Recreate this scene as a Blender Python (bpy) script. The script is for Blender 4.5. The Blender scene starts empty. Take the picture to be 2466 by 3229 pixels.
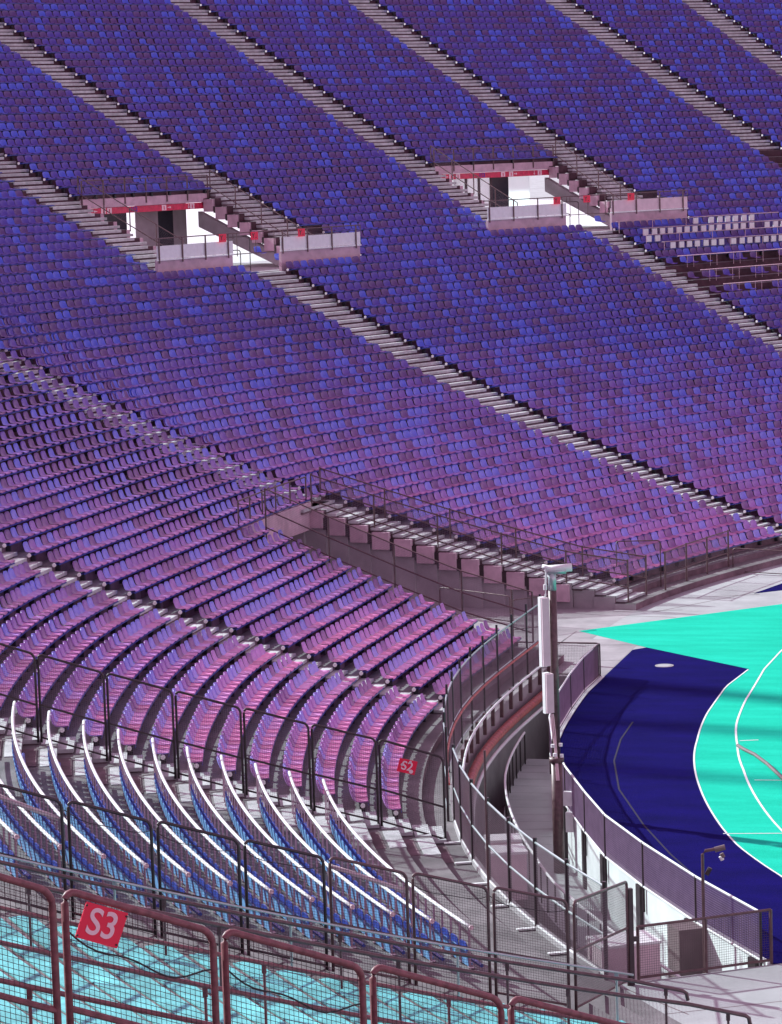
import bpy, math, random
import numpy as np
from mathutils import Vector, Matrix
R = math.radians
random.seed(7); rng = np.random.default_rng(7)
scene = bpy.context.scene

# ---------------------------------------------------------------- camera
CAMP = (19.4464, -84.4379, 16.5335)
cr = Vector((0.97159172, 0.23454756, -0.03157473)); cu = Vector((0.00080897, 0.13012403, 0.99149739)); cf = Vector((-0.23666193, 0.9633562, -0.12623769))
cd = bpy.data.cameras.new("camera"); cam = bpy.data.objects.new("camera", cd); scene.collection.objects.link(cam)
m = Matrix((cr, cu, -cf)).transposed().to_4x4(); m.translation = Vector(CAMP); cam.matrix_world = m
cd.sensor_fit = 'VERTICAL'; cd.sensor_height = 36; cd.sensor_width = 36; cd.lens = 9490.75/3229*36
cd.clip_start = .5; cd.clip_end = 4000
scene.camera = cam
# ---------------------------------------------------------------- light
SUNV = Vector((-.93*math.cos(R(31)), .37*math.cos(R(31)), math.sin(R(31)))).normalized()
w = bpy.data.worlds.new("World"); scene.world = w; w.use_nodes = True
wn = w.node_tree; bg = wn.nodes["Background"]
sky = wn.nodes.new("ShaderNodeTexSky"); sky.sky_type = 'NISHITA'; sky.sun_disc = False
sky.sun_elevation = R(31); sky.sun_rotation = math.atan2(SUNV.x, SUNV.y)
tint = wn.nodes.new("ShaderNodeMix"); tint.data_type = 'RGBA'; tint.blend_type = 'MULTIPLY'; tint.inputs[0].default_value = 1
hs = wn.nodes.new("ShaderNodeHueSaturation"); hs.inputs['Saturation'].default_value = .25
wn.links.new(sky.outputs[0], hs.inputs['Color']); wn.links.new(hs.outputs[0], tint.inputs[6]); tint.inputs[7].default_value = (1.0, .62, .84, 1)
wn.links.new(tint.outputs[2], bg.inputs[0]); bg.inputs[1].default_value = 0.15
sd = bpy.data.lights.new("sun", 'SUN'); so = bpy.data.objects.new("sun", sd); scene.collection.objects.link(so)
sd.energy = 4.2; sd.angle = R(1.0); sd.color = (.80, 1.0, .97)
so.rotation_euler = SUNV.to_track_quat('Z', 'Y').to_euler()
scene.view_settings.view_transform = 'Standard'; scene.view_settings.look = 'None'; scene.view_settings.exposure = 0.65; scene.view_settings.gamma = 1
scene.cycles.max_bounces = 5; scene.cycles.transparent_max_bounces = 8

# ---------------------------------------------------------------- bowl geometry: s = metres along the front row, r = metres outward
KS = np.array([-42, -30, -22, -16, -10, -5, 0, 6, 12, 20, 30, 45, 60, 80, 100.])
KV = np.array([.01, .01533, .02066, .02274, .01519, .0248, .01523, -.00331, -.00002, .0338, .01231, .0069, .00963, .00423, -.00118])
S_ = np.arange(-110, 125.01, .5); KAP = np.interp(S_, KS, KV)
TH = np.concatenate([[0], np.cumsum((KAP[1:]+KAP[:-1])*.25)]); TH -= TH[220]
tm = (TH[1:]+TH[:-1])/2
X_ = np.concatenate([[0], np.cumsum(np.sin(tm)*.5)]); Y_ = np.concatenate([[0], np.cumsum(np.cos(tm)*.5)]); X_ -= X_[220]; Y_ -= Y_[220]
def th(s): return float(np.interp(s, S_, TH))
def Wp(s, r, z=0.):
    a = th(s); return Vector((float(np.interp(s, S_, X_))-math.cos(a)*r, float(np.interp(s, S_, Y_))+math.sin(a)*r, z))
def zr(i): return .2138995*i+.00271933*i*i-1.30321e-5*i**3
STEP = .8; G = -.75
def tread(i): return {-1: -.30, -2: -.52}.get(i, zr(i)-.08) if i < 0 else zr(i)-.08
def surf(r): return zr(r/STEP)-.08
def toward(s0, r, d):      # s at physical distance d along the row of radius r
    s = s0; k = 1+float(np.interp(s0, KS, KV))*r
    s = s0+d/k; k2 = 1+float(np.interp((s+s0)/2, KS, KV))*r
    return s0+d/k2
def dist(s0, s1, r): return (s1-s0)+r*(th(s1)-th(s0))
LN = {'P': (0, .0534), 'Q': (-15, -.0192), 'V': (22.619, -.2843), 'Z': (19.101, .1196), 'A1': (36.656, .0438), 'X': (40.698, .0341),
      'A2': (56.318, .0541), 'B2': (61.244, .0166), 'Y2': (53.158, -.0014), 'A3': (74.705, -.0568), 'A4': (80.258, .0056), 'Y1': (33.816, -.0228), 'VL': (10.204, .3802)}
def proj(P):
    d = Vector(P)-Vector(CAMP); w_ = d.dot(cf)
    if w_ < 1: return None
    return 1233+9490.75*d.dot(cr)/w_, 1614.5-9490.75*d.dot(cu)/w_
_lc = {}
def ls(n, i):              # s of an aisle line at row i
    if (n, i) in _lc: return _lc[(n, i)]
    s0, da = LN[n]; a = th(s0)+da; o = Wp(s0, 0); r = STEP*i
    px_, py_ = o.x-math.cos(a)*r, o.y+math.sin(a)*r
    s = s0
    for _ in range(12):
        q = Wp(s, 0); t = th(s)
        g = (px_-q.x)*math.sin(t)+(py_-q.y)*math.cos(t)
        k = float(np.interp(s, KS, KV)); rr = -(px_-q.x)*math.cos(t)+(py_-q.y)*math.sin(t)
        s += g/(1+k*rr)
    _lc[(n, i)] = s; return s
def gap(n, i):
    if n == 'Z': return 2.3
    return min(2.1, (1.05+.06*i) if n in ('A1', 'A2') else (1.05+.038*i))
def lt(n, i): return toward(ls(n, i), STEP*i, -gap(n, i))

# ---------------------------------------------------------------- materials
MATS = {}
def mat(name, col, rough=.7, metal=0., var=.12, scale=3., bump=0., spec=.5, stain=0., trans=0., coat=0.):
    if name in MATS: return MATS[name]
    M = bpy.data.materials.new(name); M.use_nodes = True; nt = M.node_tree; b = nt.nodes["Principled BSDF"]
    b.inputs['Roughness'].default_value = rough; b.inputs['Metallic'].default_value = metal; b.inputs['Specular IOR Level'].default_value = spec
    if coat: b.inputs['Coat Weight'].default_value = coat
    tc = nt.nodes.new("ShaderNodeTexCoord"); nz = nt.nodes.new("ShaderNodeTexNoise"); nz.inputs['Scale'].default_value = scale; nz.inputs['Detail'].default_value = 6
    nt.links.new(tc.outputs['Object'], nz.inputs['Vector'])
    rp = nt.nodes.new("ShaderNodeValToRGB"); e = rp.color_ramp.elements
    e[0].position = .3; e[1].position = .7
    e[0].color = tuple(c*(1-var) for c in col)+(1,); e[1].color = tuple(min(1, c*(1+var)) for c in col)+(1,)
    nt.links.new(nz.outputs[0], rp.inputs[0]); out = rp.outputs[0]
    if stain:
        n2 = nt.nodes.new("ShaderNodeTexNoise"); n2.inputs['Scale'].default_value = scale*.23; n2.inputs['Detail'].default_value = 9; n2.inputs['Roughness'].default_value = .7
        nt.links.new(tc.outputs['Object'], n2.inputs['Vector'])
        r2 = nt.nodes.new("ShaderNodeValToRGB"); r2.color_ramp.elements[0].position = .42; r2.color_ramp.elements[1].position = .60
        r2.color_ramp.elements[0].color = (1-stain,)*3+(1,); r2.color_ramp.elements[1].color = (1, 1, 1, 1)
        nt.links.new(n2.outputs[0], r2.inputs[0])
        mx = nt.nodes.new("ShaderNodeMix"); mx.data_type = 'RGBA'; mx.blend_type = 'MULTIPLY'; mx.inputs[0].default_value = 1
        nt.links.new(out, mx.inputs[6]); nt.links.new(r2.outputs[0], mx.inputs[7]); out = mx.outputs[2]
    nt.links.new(out, b.inputs['Base Color'])
    if bump:
        bp = nt.nodes.new("ShaderNodeBump"); bp.inputs['Strength'].default_value = bump; bp.inputs['Distance'].default_value = .02
        n3 = nt.nodes.new("ShaderNodeTexNoise"); n3.inputs['Scale'].default_value = scale*12; nt.links.new(tc.outputs['Object'], n3.inputs['Vector'])
        nt.links.new(n3.outputs[0], bp.inputs['Height']); nt.links.new(bp.outputs[0], b.inputs['Normal'])
    if trans:
        tr = nt.nodes.new("ShaderNodeBsdfTranslucent"); tr.inputs[0].default_value = tuple(col)+(1,); ms = nt.nodes.new("ShaderNodeMixShader"); ms.inputs[0].default_value = trans
        o = nt.nodes["Material Output"]; nt.links.new(b.outputs[0], ms.inputs[1]); nt.links.new(tr.outputs[0], ms.inputs[2]); nt.links.new(ms.outputs[0], o.inputs[0])
    MATS[name] = M; return M
CONC = mat('concrete', (.20, .175, .185), .9, var=.16, scale=1.6, bump=.25, stain=.35)
CONCD = mat('worn_concrete', (.22, .14, .165), .9, var=.2, scale=2.2, bump=.25, stain=.45)
SLAB = mat('pale_step_slab', (.55, .55, .56), .85, var=.14, scale=4, bump=.3, stain=.25)
WALLC = mat('wall_concrete', (.40, .36, .38), .85, var=.10, scale=1.2, bump=.15, stain=.25)
PINKC = mat('pink_concrete', (.62, .42, .50), .85, var=.12, scale=2.5, bump=.15, stain=.2)
APRON = mat('apron_concrete', (.46, .46, .47), .9, var=.10, scale=.8, bump=.2, stain=.22)
PIPE = mat('brown_pipe', (.13, .075, .08), .45, metal=.2, var=.25, scale=9)
REDPIPE = mat('rust_red_pipe', (.21, .075, .085), .5, var=.3, scale=14)
DARKM = mat('dark_metal', (.055, .04, .045), .4, metal=.3, var=.2, scale=8)
WIRE = mat('wire', (.13, .085, .10), .5, metal=.3, var=.1)
LWIRE = mat('grey_wire', (.30, .24, .27), .5, metal=.3, var=.1)
PALE = mat('pale_paint', (.80, .80, .80), .5, var=.06, scale=5)
TEALP = mat('galvanised_rail', (.45, .52, .52), .35, metal=.5, var=.1)
RED = mat('red_sign', (.80, .012, .065), .4, var=.05)
REDB = mat('red_band', (.62, .03, .09), .5, var=.25, scale=6)
SIGNW = mat('sign_white', (.85, .62, .66), .5, var=.05)
SIGNB = mat('sign_blue', (.08, .04, .35), .5, var=.05)
SIGNK = mat('sign_black', (.03, .02, .02), .5)
NAVY = mat('navy_beam', (.03, .05, .30), .35, var=.2, spec=.6)
BLACK = mat('bracket_black', (.02, .018, .022), .6)
CAPW = mat('cap_white', (.85, .82, .82), .4)
GLOW = mat('translucent_panel', (.85, .9, .9), .5, trans=.85, var=.08)
GLASS = mat('dark_panel', (.03, .035, .045), .2)
BOXM = mat('cabinet_pink', (.72, .55, .60), .6, var=.08)
CABB = mat('cabinet_brown', (.16, .11, .12), .6)
OPIPE = mat('orange_pipe', (.42, .10, .09), .5, var=.3, scale=6)
NEARL = mat('pale_blue_shell', (.16, .34, .62), .45, var=.2, spec=.6)
NEARB = mat('blue_shell', (.03, .06, .34), .4, var=.12, spec=.6)
def turf(name, col, c2, streak):
    M = bpy.data.materials.new(name); M.use_nodes = True; nt = M.node_tree; b = nt.nodes["Principled BSDF"]; b.inputs['Roughness'].default_value = .95; b.inputs['Specular IOR Level'].default_value = .05
    tc = nt.nodes.new("ShaderNodeTexCoord"); mp = nt.nodes.new("ShaderNodeMapping"); mp.inputs['Scale'].default_value = streak; mp.inputs['Rotation'].default_value = (0, 0, R(-12))
    nz = nt.nodes.new("ShaderNodeTexNoise"); nz.inputs['Scale'].default_value = 1; nz.inputs['Detail'].default_value = 8; nz.inputs['Roughness'].default_value = .6
    n2 = nt.nodes.new("ShaderNodeTexNoise"); n2.inputs['Scale'].default_value = 45; n2.inputs['Detail'].default_value = 3
    ad = nt.nodes.new("ShaderNodeMath"); ad.operation = 'ADD'; hf = nt.nodes.new("ShaderNodeMath"); hf.operation = 'MULTIPLY'; hf.inputs[1].default_value = .5
    rp = nt.nodes.new("ShaderNodeValToRGB"); rp.color_ramp.elements[0].position = .36; rp.color_ramp.elements[1].position = .66
    rp.color_ramp.elements[0].color = col+(1,); rp.color_ramp.elements[1].color = c2+(1,)
    nt.links.new(tc.outputs['Object'], mp.inputs[0]); nt.links.new(mp.outputs[0], nz.inputs['Vector']); nt.links.new(tc.outputs['Object'], n2.inputs['Vector'])
    nt.links.new(nz.outputs[0], ad.inputs[0]); nt.links.new(n2.outputs[0], ad.inputs[1]); nt.links.new(ad.outputs[0], hf.inputs[0]); nt.links.new(hf.outputs[0], rp.inputs[0])
    nt.links.new(rp.outputs[0], b.inputs['Base Color'])
    bp = nt.nodes.new("ShaderNodeBump"); bp.inputs['Strength'].default_value = .5; bp.inputs['Distance'].default_value = .03; nt.links.new(n2.outputs[0], bp.inputs['Height']); nt.links.new(bp.outputs[0], b.inputs['Normal'])
    return M
TURQ = turf('turquoise_turf', (.008, .46, .30), (.02, .66, .46), (.35, 1.6, 1))
BLUE = turf('blue_turf', (.0015, .0005, .060), (.006, .002, .125), (.5, 1.3, 1))

# ---------------------------------------------------------------- mesh building
class MB:
    def __init__(s): s.v = []; s.f = []; s.m = []
    def q(s, *pts, mi=0):
        n = len(s.v); s.v += [tuple(p) for p in pts]; s.f.append(tuple(range(n, n+len(pts)))); s.m.append(mi)
    def hexa(s, b, t, mi=0):     # bottom quad, top quad (same order)
        n = len(s.v); s.v += [tuple(p) for p in b]+[tuple(p) for p in t]; k = len(b)
        s.f.append(tuple(n+i for i in reversed(range(k)))); s.f.append(tuple(n+k+i for i in range(k)))
        for i in range(k): j = (i+1) % k; s.f.append((n+i, n+j, n+k+j, n+k+i))
        s.m += [mi]*(k+2)
    def sbox(s, s0, s1, r0, r1, z0, z1, mi=0, ds=1.5):
        n = max(1, int(math.ceil(abs(s1-s0)/ds)))
        for j in range(n):
            a = s0+(s1-s0)*j/n; b = s0+(s1-s0)*(j+1)/n
            P = [(a, r0), (b, r0), (b, r1), (a, r1)]
            s.hexa([Wp(x, y, z0) for x, y in P], [Wp(x, y, z1) for x, y in P], mi)
    def box(s, c, d, mi=0, rz=0.):
        c = Vector(c); ca, sa = math.cos(rz), math.sin(rz); P = []
        for sx, sy in ((-1, -1), (1, -1), (1, 1), (-1, 1)):
            x, y = sx*d[0]/2, sy*d[1]/2; P.append(Vector((c.x+x*ca-y*sa, c.y+x*sa+y*ca, c.z)))
        s.hexa([p-Vector((0, 0, d[2]/2)) for p in P], [p+Vector((0, 0, d[2]/2)) for p in P], mi)
    def tube(s, pts, rad, n=6, mi=0, cap=True):
        pts = [Vector(p) for p in pts]; base = len(s.v)
        for i, p in enumerate(pts):
            a = pts[max(i-1, 0)]; b = pts[min(i+1, len(pts)-1)]; t = (b-a)
            t = t.normalized() if t.length > 1e-9 else Vector((0, 0, 1))
            u = t.cross(Vector((0, 0, 1)))
            if u.length < .05: u = t.cross(Vector((1, 0, 0)))
            u.normalize(); v = t.cross(u)
            rr = rad[i] if isinstance(rad, (list, tuple)) else rad
            for k in range(n):
                a_ = 2*math.pi*(k+.5)/n; s.v.append(tuple(p+u*math.cos(a_)*rr+v*math.sin(a_)*rr))
        for i in range(len(pts)-1):
            for k in range(n):
                k2 = (k+1) % n; s.f.append((base+i*n+k, base+i*n+k2, base+(i+1)*n+k2, base+(i+1)*n+k)); s.m.append(mi)
        if cap:
            s.f.append(tuple(base+k for k in reversed(range(n)))); s.m.append(mi)
            e = base+(len(pts)-1)*n; s.f.append(tuple(e+k for k in range(n))); s.m.append(mi)
    def build(s, name, mats, parent=None, smooth=False, origin=None):
        me = bpy.data.meshes.new(name); v = s.v
        if origin is not None: ox, oy, oz = origin; v = [(a-ox, b-oy, c-oz) for a, b, c in v]
        me.from_pydata(v, [], s.f)
        for M in (mats if isinstance(mats, (list, tuple)) else [mats]): me.materials.append(M)
        if isinstance(mats, (list, tuple)) and len(mats) > 1: me.polygons.foreach_set('material_index', s.m)
        if smooth: me.polygons.foreach_set('use_smooth', [True]*len(me.polygons))
        me.update(); o = bpy.data.objects.new(name, me); scene.collection.objects.link(o)
        if origin is not None and parent is None: o.location = origin
        if parent: o.parent = parent
        return o
def tag(o, label, cat, group=None):
    o['label'] = label; o['category'] = cat
    if group: o['group'] = group
    return o
def struct(o, kind='structure'): o['kind'] = kind; return o
def thing(name, label, cat, loc, group=None):
    o = bpy.data.objects.new(name, None); o.location = loc; o.empty_display_size = .2; scene.collection.objects.link(o); return tag(o, label, cat, group)
def rel(mb, name, mats, par, smooth=False):      # build a part whose vertices are world coordinates
    return mb.build(name, mats, par, smooth, origin=tuple(par.location))
ORD = ['zeroth', 'first', 'second', 'third', 'fourth', 'fifth', 'sixth', 'seventh', 'eighth', 'ninth', 'tenth', 'eleventh', 'twelfth', 'thirteenth', 'fourteenth', 'fifteenth', 'sixteenth', 'seventeenth', 'eighteenth', 'nineteenth', 'twentieth']
TENS = {2: 'twenty', 3: 'thirty', 4: 'forty', 5: 'fifty', 6: 'sixty', 7: 'seventy'}
TENO = {2: 'twentieth', 3: 'thirtieth', 4: 'fortieth', 5: 'fiftieth', 6: 'sixtieth', 7: 'seventieth'}
def od(n): return ORD[n] if n <= 20 else (TENO[n//10] if n % 10 == 0 else TENS[n//10]+'-'+ORD[n % 10])

# ================================================================= SETTING
CW_S = [-75, -28.3, -24.65, -20.95, -17.6, -14.7, -5, 1.9, 4.9, 7.6]; CW_R = [-5.24, -5.24, -5.16, -5.02, -4.8, -4.7, -3.95, -3.5, -3.28, -3.25]
def wallr(s): return float(np.interp(s, CW_S, CW_R))
ground = MB(); ground.box((0, 0, -6.2), (3000, 3000, .4)); struct(ground.build('ground', APRON))
ap = MB()
def inner(s): return wallr(s) if -28.5 < s < 7.6 else -1.46
ss = sorted(set(list(np.arange(-75, 100.1, 1.0))+[-28.5, -28.499, 7.6, 7.599]))
for a, b in zip(ss[:-1], ss[1:]):
    pa, pb = Wp(a, inner((a+b)/2 if b-a < .01 else a+1e-4), G), Wp(b, inner(b-1e-4) if b-a > .01 else inner(b+1e-4), G)
    if b-a < .01: continue
    ap.q(pa, Vector((pa.x+3, pa.y, G)), Vector((pb.x+3, pb.y, G)), pb)
    ap.q(Vector((pa.x+3, pa.y, G)), Vector((160, pa.y, G)), Vector((160, pb.y, G)), Vector((pb.x+3, pb.y, G)))
struct(ap.build('paved_apron', APRON))
# joints in the paving (thin dark lines)
jn = MB()
def joint(a, b, wd=.018):
    a = Vector(a); b = Vector(b); t = (b-a).normalized(); n = Vector((-t.y, t.x, 0))*wd
    jn.q(a-n, b-n, b+n, a+n)
for s0 in (10.5, 13.5, 16.5, 19.5): joint(Wp(s0, -1.3, G+.004)+Vector((0, 0, 0)), Wp(s0, -3.4, G+.004))
for a, b in (((.6, 13, 0), (3.9, 13.2, 0)), ((.8, 9, 0), (1.2, 16, 0)), ((-1.5, 19.2, 0), (4.2, 20.6, 0)), ((1.5, 22.5, 0), (6.5, 24.2, 0)), ((3.2, 20.0, 0), (6.8, 25.5, 0)), ((9.9, -28.4, 0), (14.5, -25.9, 0)), ((8.9, -31.5, 0), (14.0, -28.2, 0)), ((11.2, -27.9, 0), (9.3, -25.9, 0))):
    joint(Vector(a[:2]+(G+.004,)), Vector(b[:2]+(G+.004,)))
struct(jn.build('paving_joints', CABB))
def ngon(name, pts, z, M):
    import bmesh
    bm = bmesh.new(); vs = [bm.verts.new((p[0], p[1], z)) for p in pts]; f = bm.faces.new(vs)
    bm.normal_update()
    if f.normal.z < 0: bmesh.ops.reverse_faces(bm, faces=[f])
    bmesh.ops.triangulate(bm, faces=[f]); me = bpy.data.meshes.new(name); bm.to_mesh(me); bm.free(); me.materials.append(M)
    o = bpy.data.objects.new(name, me); scene.collection.objects.link(o); return struct(o)
def curve_r(tab, s0, s1, n=60):
    S = [t[0] for t in tab]; Rr = [t[1] for t in tab]
    return [Wp(s, float(np.interp(s, S, Rr))) for s in np.linspace(s0, s1, n)]
TB = [(-75, -8.5), (-28.6, -8.35), (-20.95, -8.26), (-17.2, -8.06), (-13.1, -8.01), (-9.3, -7.94), (-6.1, -7.87), (-2, -7.76), (2.1, -7.54), (6.45, -7.41), (9.39, -7.66)]
turq = [(1.27, 15.98), (7.57, 22.03), (60, 72.4), (120, 72.4), (120, -60)]+[(p.x, p.y) for p in curve_r(TB, -62, 9.39)]+[(4.1, 12.88)]
ngon('turquoise_turf', turq, G+.006, TURQ)
blu = [(4.1, 12.88)]+[(p.x, p.y) for p in reversed(curve_r(TB, -28.6, 9.39))]+[(p.x, p.y) for p in [Wp(s, wallr(s)-.10) for s in np.linspace(-28.6, 12.5, 50)]]
ngon('blue_turf', blu, G+.008, BLUE)
ngon('blue_turf', [(6.27, 24.38), (7.04, 26.83), (30, 50), (60, 74), (60, 70)], G+.008, BLUE)
# white lines
ln = MB()
def ribbon(pts, wd, z):
    for i in range(len(pts)-1):
        a, b = Vector((pts[i][0], pts[i][1], z)), Vector((pts[i+1][0], pts[i+1][1], z)); t = b-a
        if t.length < 1e-6: continue
        t.normalize(); n = Vector((-t.y, t.x, 0))*wd/2; ln.q(a-n, b-n, b+n, a+n)
ribbon([(p.x, p.y) for p in curve_r(TB, -28.5, 9.3)], .05, G+.012)
WL = [(-40, -9.9), (-15.53, -9.4), (-12.08, -9.32), (-7.11, -9.18), (-2.95, -8.94), (.6, -8.6), (4.26, -8.35), (9.43, -8.14), (12.89, -8.23), (25, -9)]
ribbon([(p.x, p.y) for p in curve_r(WL, -40, 25, 80)], .06, G+.012)
ribbon([(9.95, -12.95), (11.5, -12.75)], .05, G+.012); ribbon([(10.0, -6.9), (11.6, -6.8)], .04, G+.012); ribbon([(9.0, -1.9), (9.5, -1.75)], .06, G+.012)
struct(ln.build('painted_lines', PALE))
# plaza behind the stand
pz = MB()
for a, b in zip(np.arange(-75, 100, 2.), np.arange(-73, 102, 2.)):
    pz.q(Wp(a, 37.2, 10.2), Wp(b, 37.2, 10.2), Wp(b, 60, 10.2), Wp(a, 60, 10.2)); pz.q(Wp(a, 60, 10.2), Wp(b, 60, 10.2), Wp(b, 190, 10.2), Wp(a, 190, 10.2))
struct(pz.build('plaza', PALE))

# terraces ---------------------------------------------------------------
NROW = 75
def holes(i):
    h = []
    if -2 <= i <= 12: h.append((ls('VL', max(i, 0))+.0, toward(ls('V', max(i, 0)), STEP*i, -1.75)))
    if 36 <= i <= 44: h.append((33.45, 39.75))
    if 38 <= i <= 46: h.append((53.2, 59.75))
    return h
def spans(i, s0=-75., s1=100.):
    out = []; a = s0
    for x, y in sorted(holes(i)): out.append((a, x)); a = y
    out.append((a, s1)); return out
tr = MB()
for i in range(-2, NROW):
    ra, rb = STEP*i+.06, STEP*(i+1)+.06; z1 = tread(i); z0 = tread(i-1) if i > -2 else G
    for a, b in spans(i):
        n = max(1, int((b-a)/1.1)); pts = np.linspace(a, b, n+1)
        for p, q in zip(pts[:-1], pts[1:]):
            tr.q(Wp(p, ra, z1), Wp(q, ra, z1), Wp(q, rb, z1), Wp(p, rb, z1), mi=0)
            tr.q(Wp(p, ra, z0-.02), Wp(q, ra, z0-.02), Wp(q, ra, z1), Wp(p, ra, z1), mi=2 if p > 1 and i > 0 else 1)  # darker riser colour paints in the shade under the seat rows
struct(tr.build('terraces', [CONC, CONCD, mat('shaded_riser', (.095, .045, .06), .95, var=.3, scale=3, stain=.3)]))
# floors of the three cut-ins
fl = MB()
fl.sbox(8.0, 25, -1.6, 14, G-.1, G+.002); fl.sbox(31.0, 42.0, 28.75, 37.3, 9.9, 10.21); fl.sbox(50.6, 62.1, 30.35, 38.6, 10.5, 10.86); fl.sbox(53.2, 59.7, 38.6, 44, 10.5, 10.86)
struct(fl.build('entrance_floor', WALLC))

# ================================================================= SEATS
NT, NBAND = 3, 7
def lerp(a, b, t): return tuple(x+(y-x)*t for x, y in zip(a, b))
SM = []
TOPC = [(.05, .085, .60), (.062, .034, .34), (.085, .030, .19)]
LOWB = [(.38, .32, .86), (.54, .24, .64), (.32, .12, .38)]
LOWP = [(.78, .32, .68), (.85, .26, .56), (.64, .17, .40)]  # light on the lower rows and pans is put into these pinker tones
for b_ in range(NBAND):
    t = b_/(NBAND-1)
    for k in range(NT):
        SM.append(mat(f'seat_back_{b_}_{k}', lerp(LOWB[k], TOPC[k], t**.6), .32, var=.10, scale=6, spec=.6))
        SM.append(mat(f'seat_pan_{b_}_{k}', lerp(LOWP[k], lerp(TOPC[k], (.12, .03, .32), .3), t**.55), .35, var=.10, scale=6, spec=.5))
def band(s, i):     # brighter light painted into the seats towards the pitch and the southern curve
    d = i+max(0, (s-6))*.30-max(0, -s)*.25+random.uniform(-1.2, 1.2)
    return int(min(NBAND-1, max(0, d/40*NBAND)))
def seat_profile(fine):
    if fine: return [(.165, .035, 1), (.16, .058, 1), (.10, .052, 1), (.02, .045, 1), (-.06, .048, 1), (-.13, .062, 1), (-.185, .10, .98), (-.22, .16, .97), (-.245, .22, .96), (-.262, .285, .95), (-.270, .325, .89), (-.275, .352, .76), (-.277, .366, .52)], 6
    return [(.165, .03, 1), (.155, .058, 1), (0, .045, 1), (-.14, .065, 1), (-.215, .15, .98), (-.255, .265, .96), (-.272, .328, .88), (-.277, .362, .58)], 4
def seat_geo(fine):
    prof, nx = seat_profile(fine); hw = .236; V = []; F = []; Mi = []
    bend = 5 if fine else 3
    for (y, z, wf) in prof:
        for j in range(nx+1):
            u = -1+2*j/nx; e = u*u
            isb = z > .12
            V.append((u*hw*wf, y+(e*.035 if isb else 0), z+(e*.028 if not isb else 0)))
    for i in range(len(prof)-1):
        for j in range(nx):
            a = i*(nx+1)+j; F.append((a, a+1, a+nx+2, a+nx+1)); Mi.append(1 if i < bend else 0)
    if fine:    # thickness
        n = len(V); V2 = []
        for (x, y, z) in V:
            isb = z > .12; V2.append((x*.97, y-(.022 if isb else .0), z-(.0 if isb else .024)))
        nf = len(F); F2 = [tuple(n+i for i in reversed(f)) for f in F]; Mi += Mi[:nf]
        rim = [j for j in range(nx+1)]+[i*(nx+1)+nx for i in range(1, len(prof))]+[(len(prof)-1)*(nx+1)+j for j in range(nx-1, -1, -1)]+[i*(nx+1) for i in range(len(prof)-2, 0, -1)]
        for a, b in zip(rim, rim[1:]+rim[:1]): F2.append((a, b, n+b, n+a)); Mi.append(0)
        V += V2; F += F2
    return np.array(V), F, Mi
SV, SF, SMi = seat_geo(False)
FV, FF, FMi = seat_geo(True)
mesh_cache = {}
def seat_mesh(bd, k):
    if (bd, k) not in mesh_cache:
        me = bpy.data.meshes.new('shell'); me.from_pydata([tuple(v) for v in FV], [], FF)
        me.materials.append(SM[(bd*NT+k)*2]); me.materials.append(SM[(bd*NT+k)*2+1]); me.polygons.foreach_set('material_index', FMi); me.polygons.foreach_set('use_smooth', [True]*len(FF)); me.update()
        mesh_cache[(bd, k)] = me
    return mesh_cache[(bd, k)]
def blocks(i):
    """(s0, s1, name of the aisle at its left end)"""
    L = lambda n: ls(n, i)
    if i <= 35:
        b = [(toward(-15.0+.0, STEP*i, .1), lt('P', i), 'fence aisle'), (L('P'), (ls('VL', i)-.1) if i <= 12 else lt('Z' if i > 13 else 'V', i), 'lower aisle'),
             ((L('V') if i <= 13 else L('Z')), lt('A1', i), 'stairs of the open entrance'), (L('A1'), lt('A2', i), 'middle aisle')]
        if i not in (28, 29, 30, 31, 32): b += [(L('A2'), lt('A3', i), 'right aisle')]
    elif i <= 37: b = [(20, lt('Y1', i), ''), (42.3, lt('A2', i), 'a'), (L('A2'), 74, 'right aisle')]
    else:
        b = [(20, lt('Y1', i), '')]
        if i >= 45: b.append((L('Y1'), lt('X', i), 'b'))
        b.append((42.3 if i < 40 else L('X'), lt('Y2', i), 'c'))
        if i >= 47: b.append((L('Y2'), lt('B2', i), 'd'))
        b += [(62.4 if i < 42 else L('B2'), lt('A3', i), 'e'), (L('A3'), lt('A4', i), 'f'), (L('A4'), 96, 'g')]
    return b
def infr(P, m=120):
    q = proj(P); return q is not None and -m < q[0] < 2466+m and -m < q[1] < 3229+m
seats = []; beams = []
PW = [.30, .42, .28]
def seat_row(i, s0, s1, nm, sparse=False):
    r = STEP*i; d = dist(s0, s1, r)
    if d < .6: return
    n = int((d-.1)/.5); st = s0; cnt = 0; ins = []
    pitch = (d-.15)/n; pos = .3; nxt = random.randint(3, 9); extra = .03
    for k in range(n):
        s = toward(s0, r, .32+k*pitch+random.uniform(-.012, .012)); P = Wp(s, r, zr(i))
        cnt += 1
        if not infr(P): continue
        ins.append(s)
        kk = int(rng.choice(3, p=[.22, .46, .32] if i > 24 else [.36, .42, .22]))
        if sparse and k > 0 and (k % 7) not in (2, 3, 5): continue
        seats.append((s, i, kk, band(s, i), nm, cnt, P))
    if ins and not sparse:
        a = max(s0, ins[0]-1.0); b = min(s1, ins[-1]+1.0)
        beams.append((i, a if ins[0]-s0 > 1.5 else s0, b, nm, ins[0]-s0 < 1.5))
for i in range(0, NROW-1):
    for (a, b, nm) in blocks(i): seat_row(i, a, b, nm)
for i in (28, 30, 32): seat_row(i, ls('A2', i), 74, 'rail', sparse=True)
for i, s in ((36, 37.95), (37, 37.55), (38, 57.4), (37, 57.75)):
    seats.append((s, i, 0, 6, 'single', 1, Wp(s, STEP*i, zr(i))))
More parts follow.
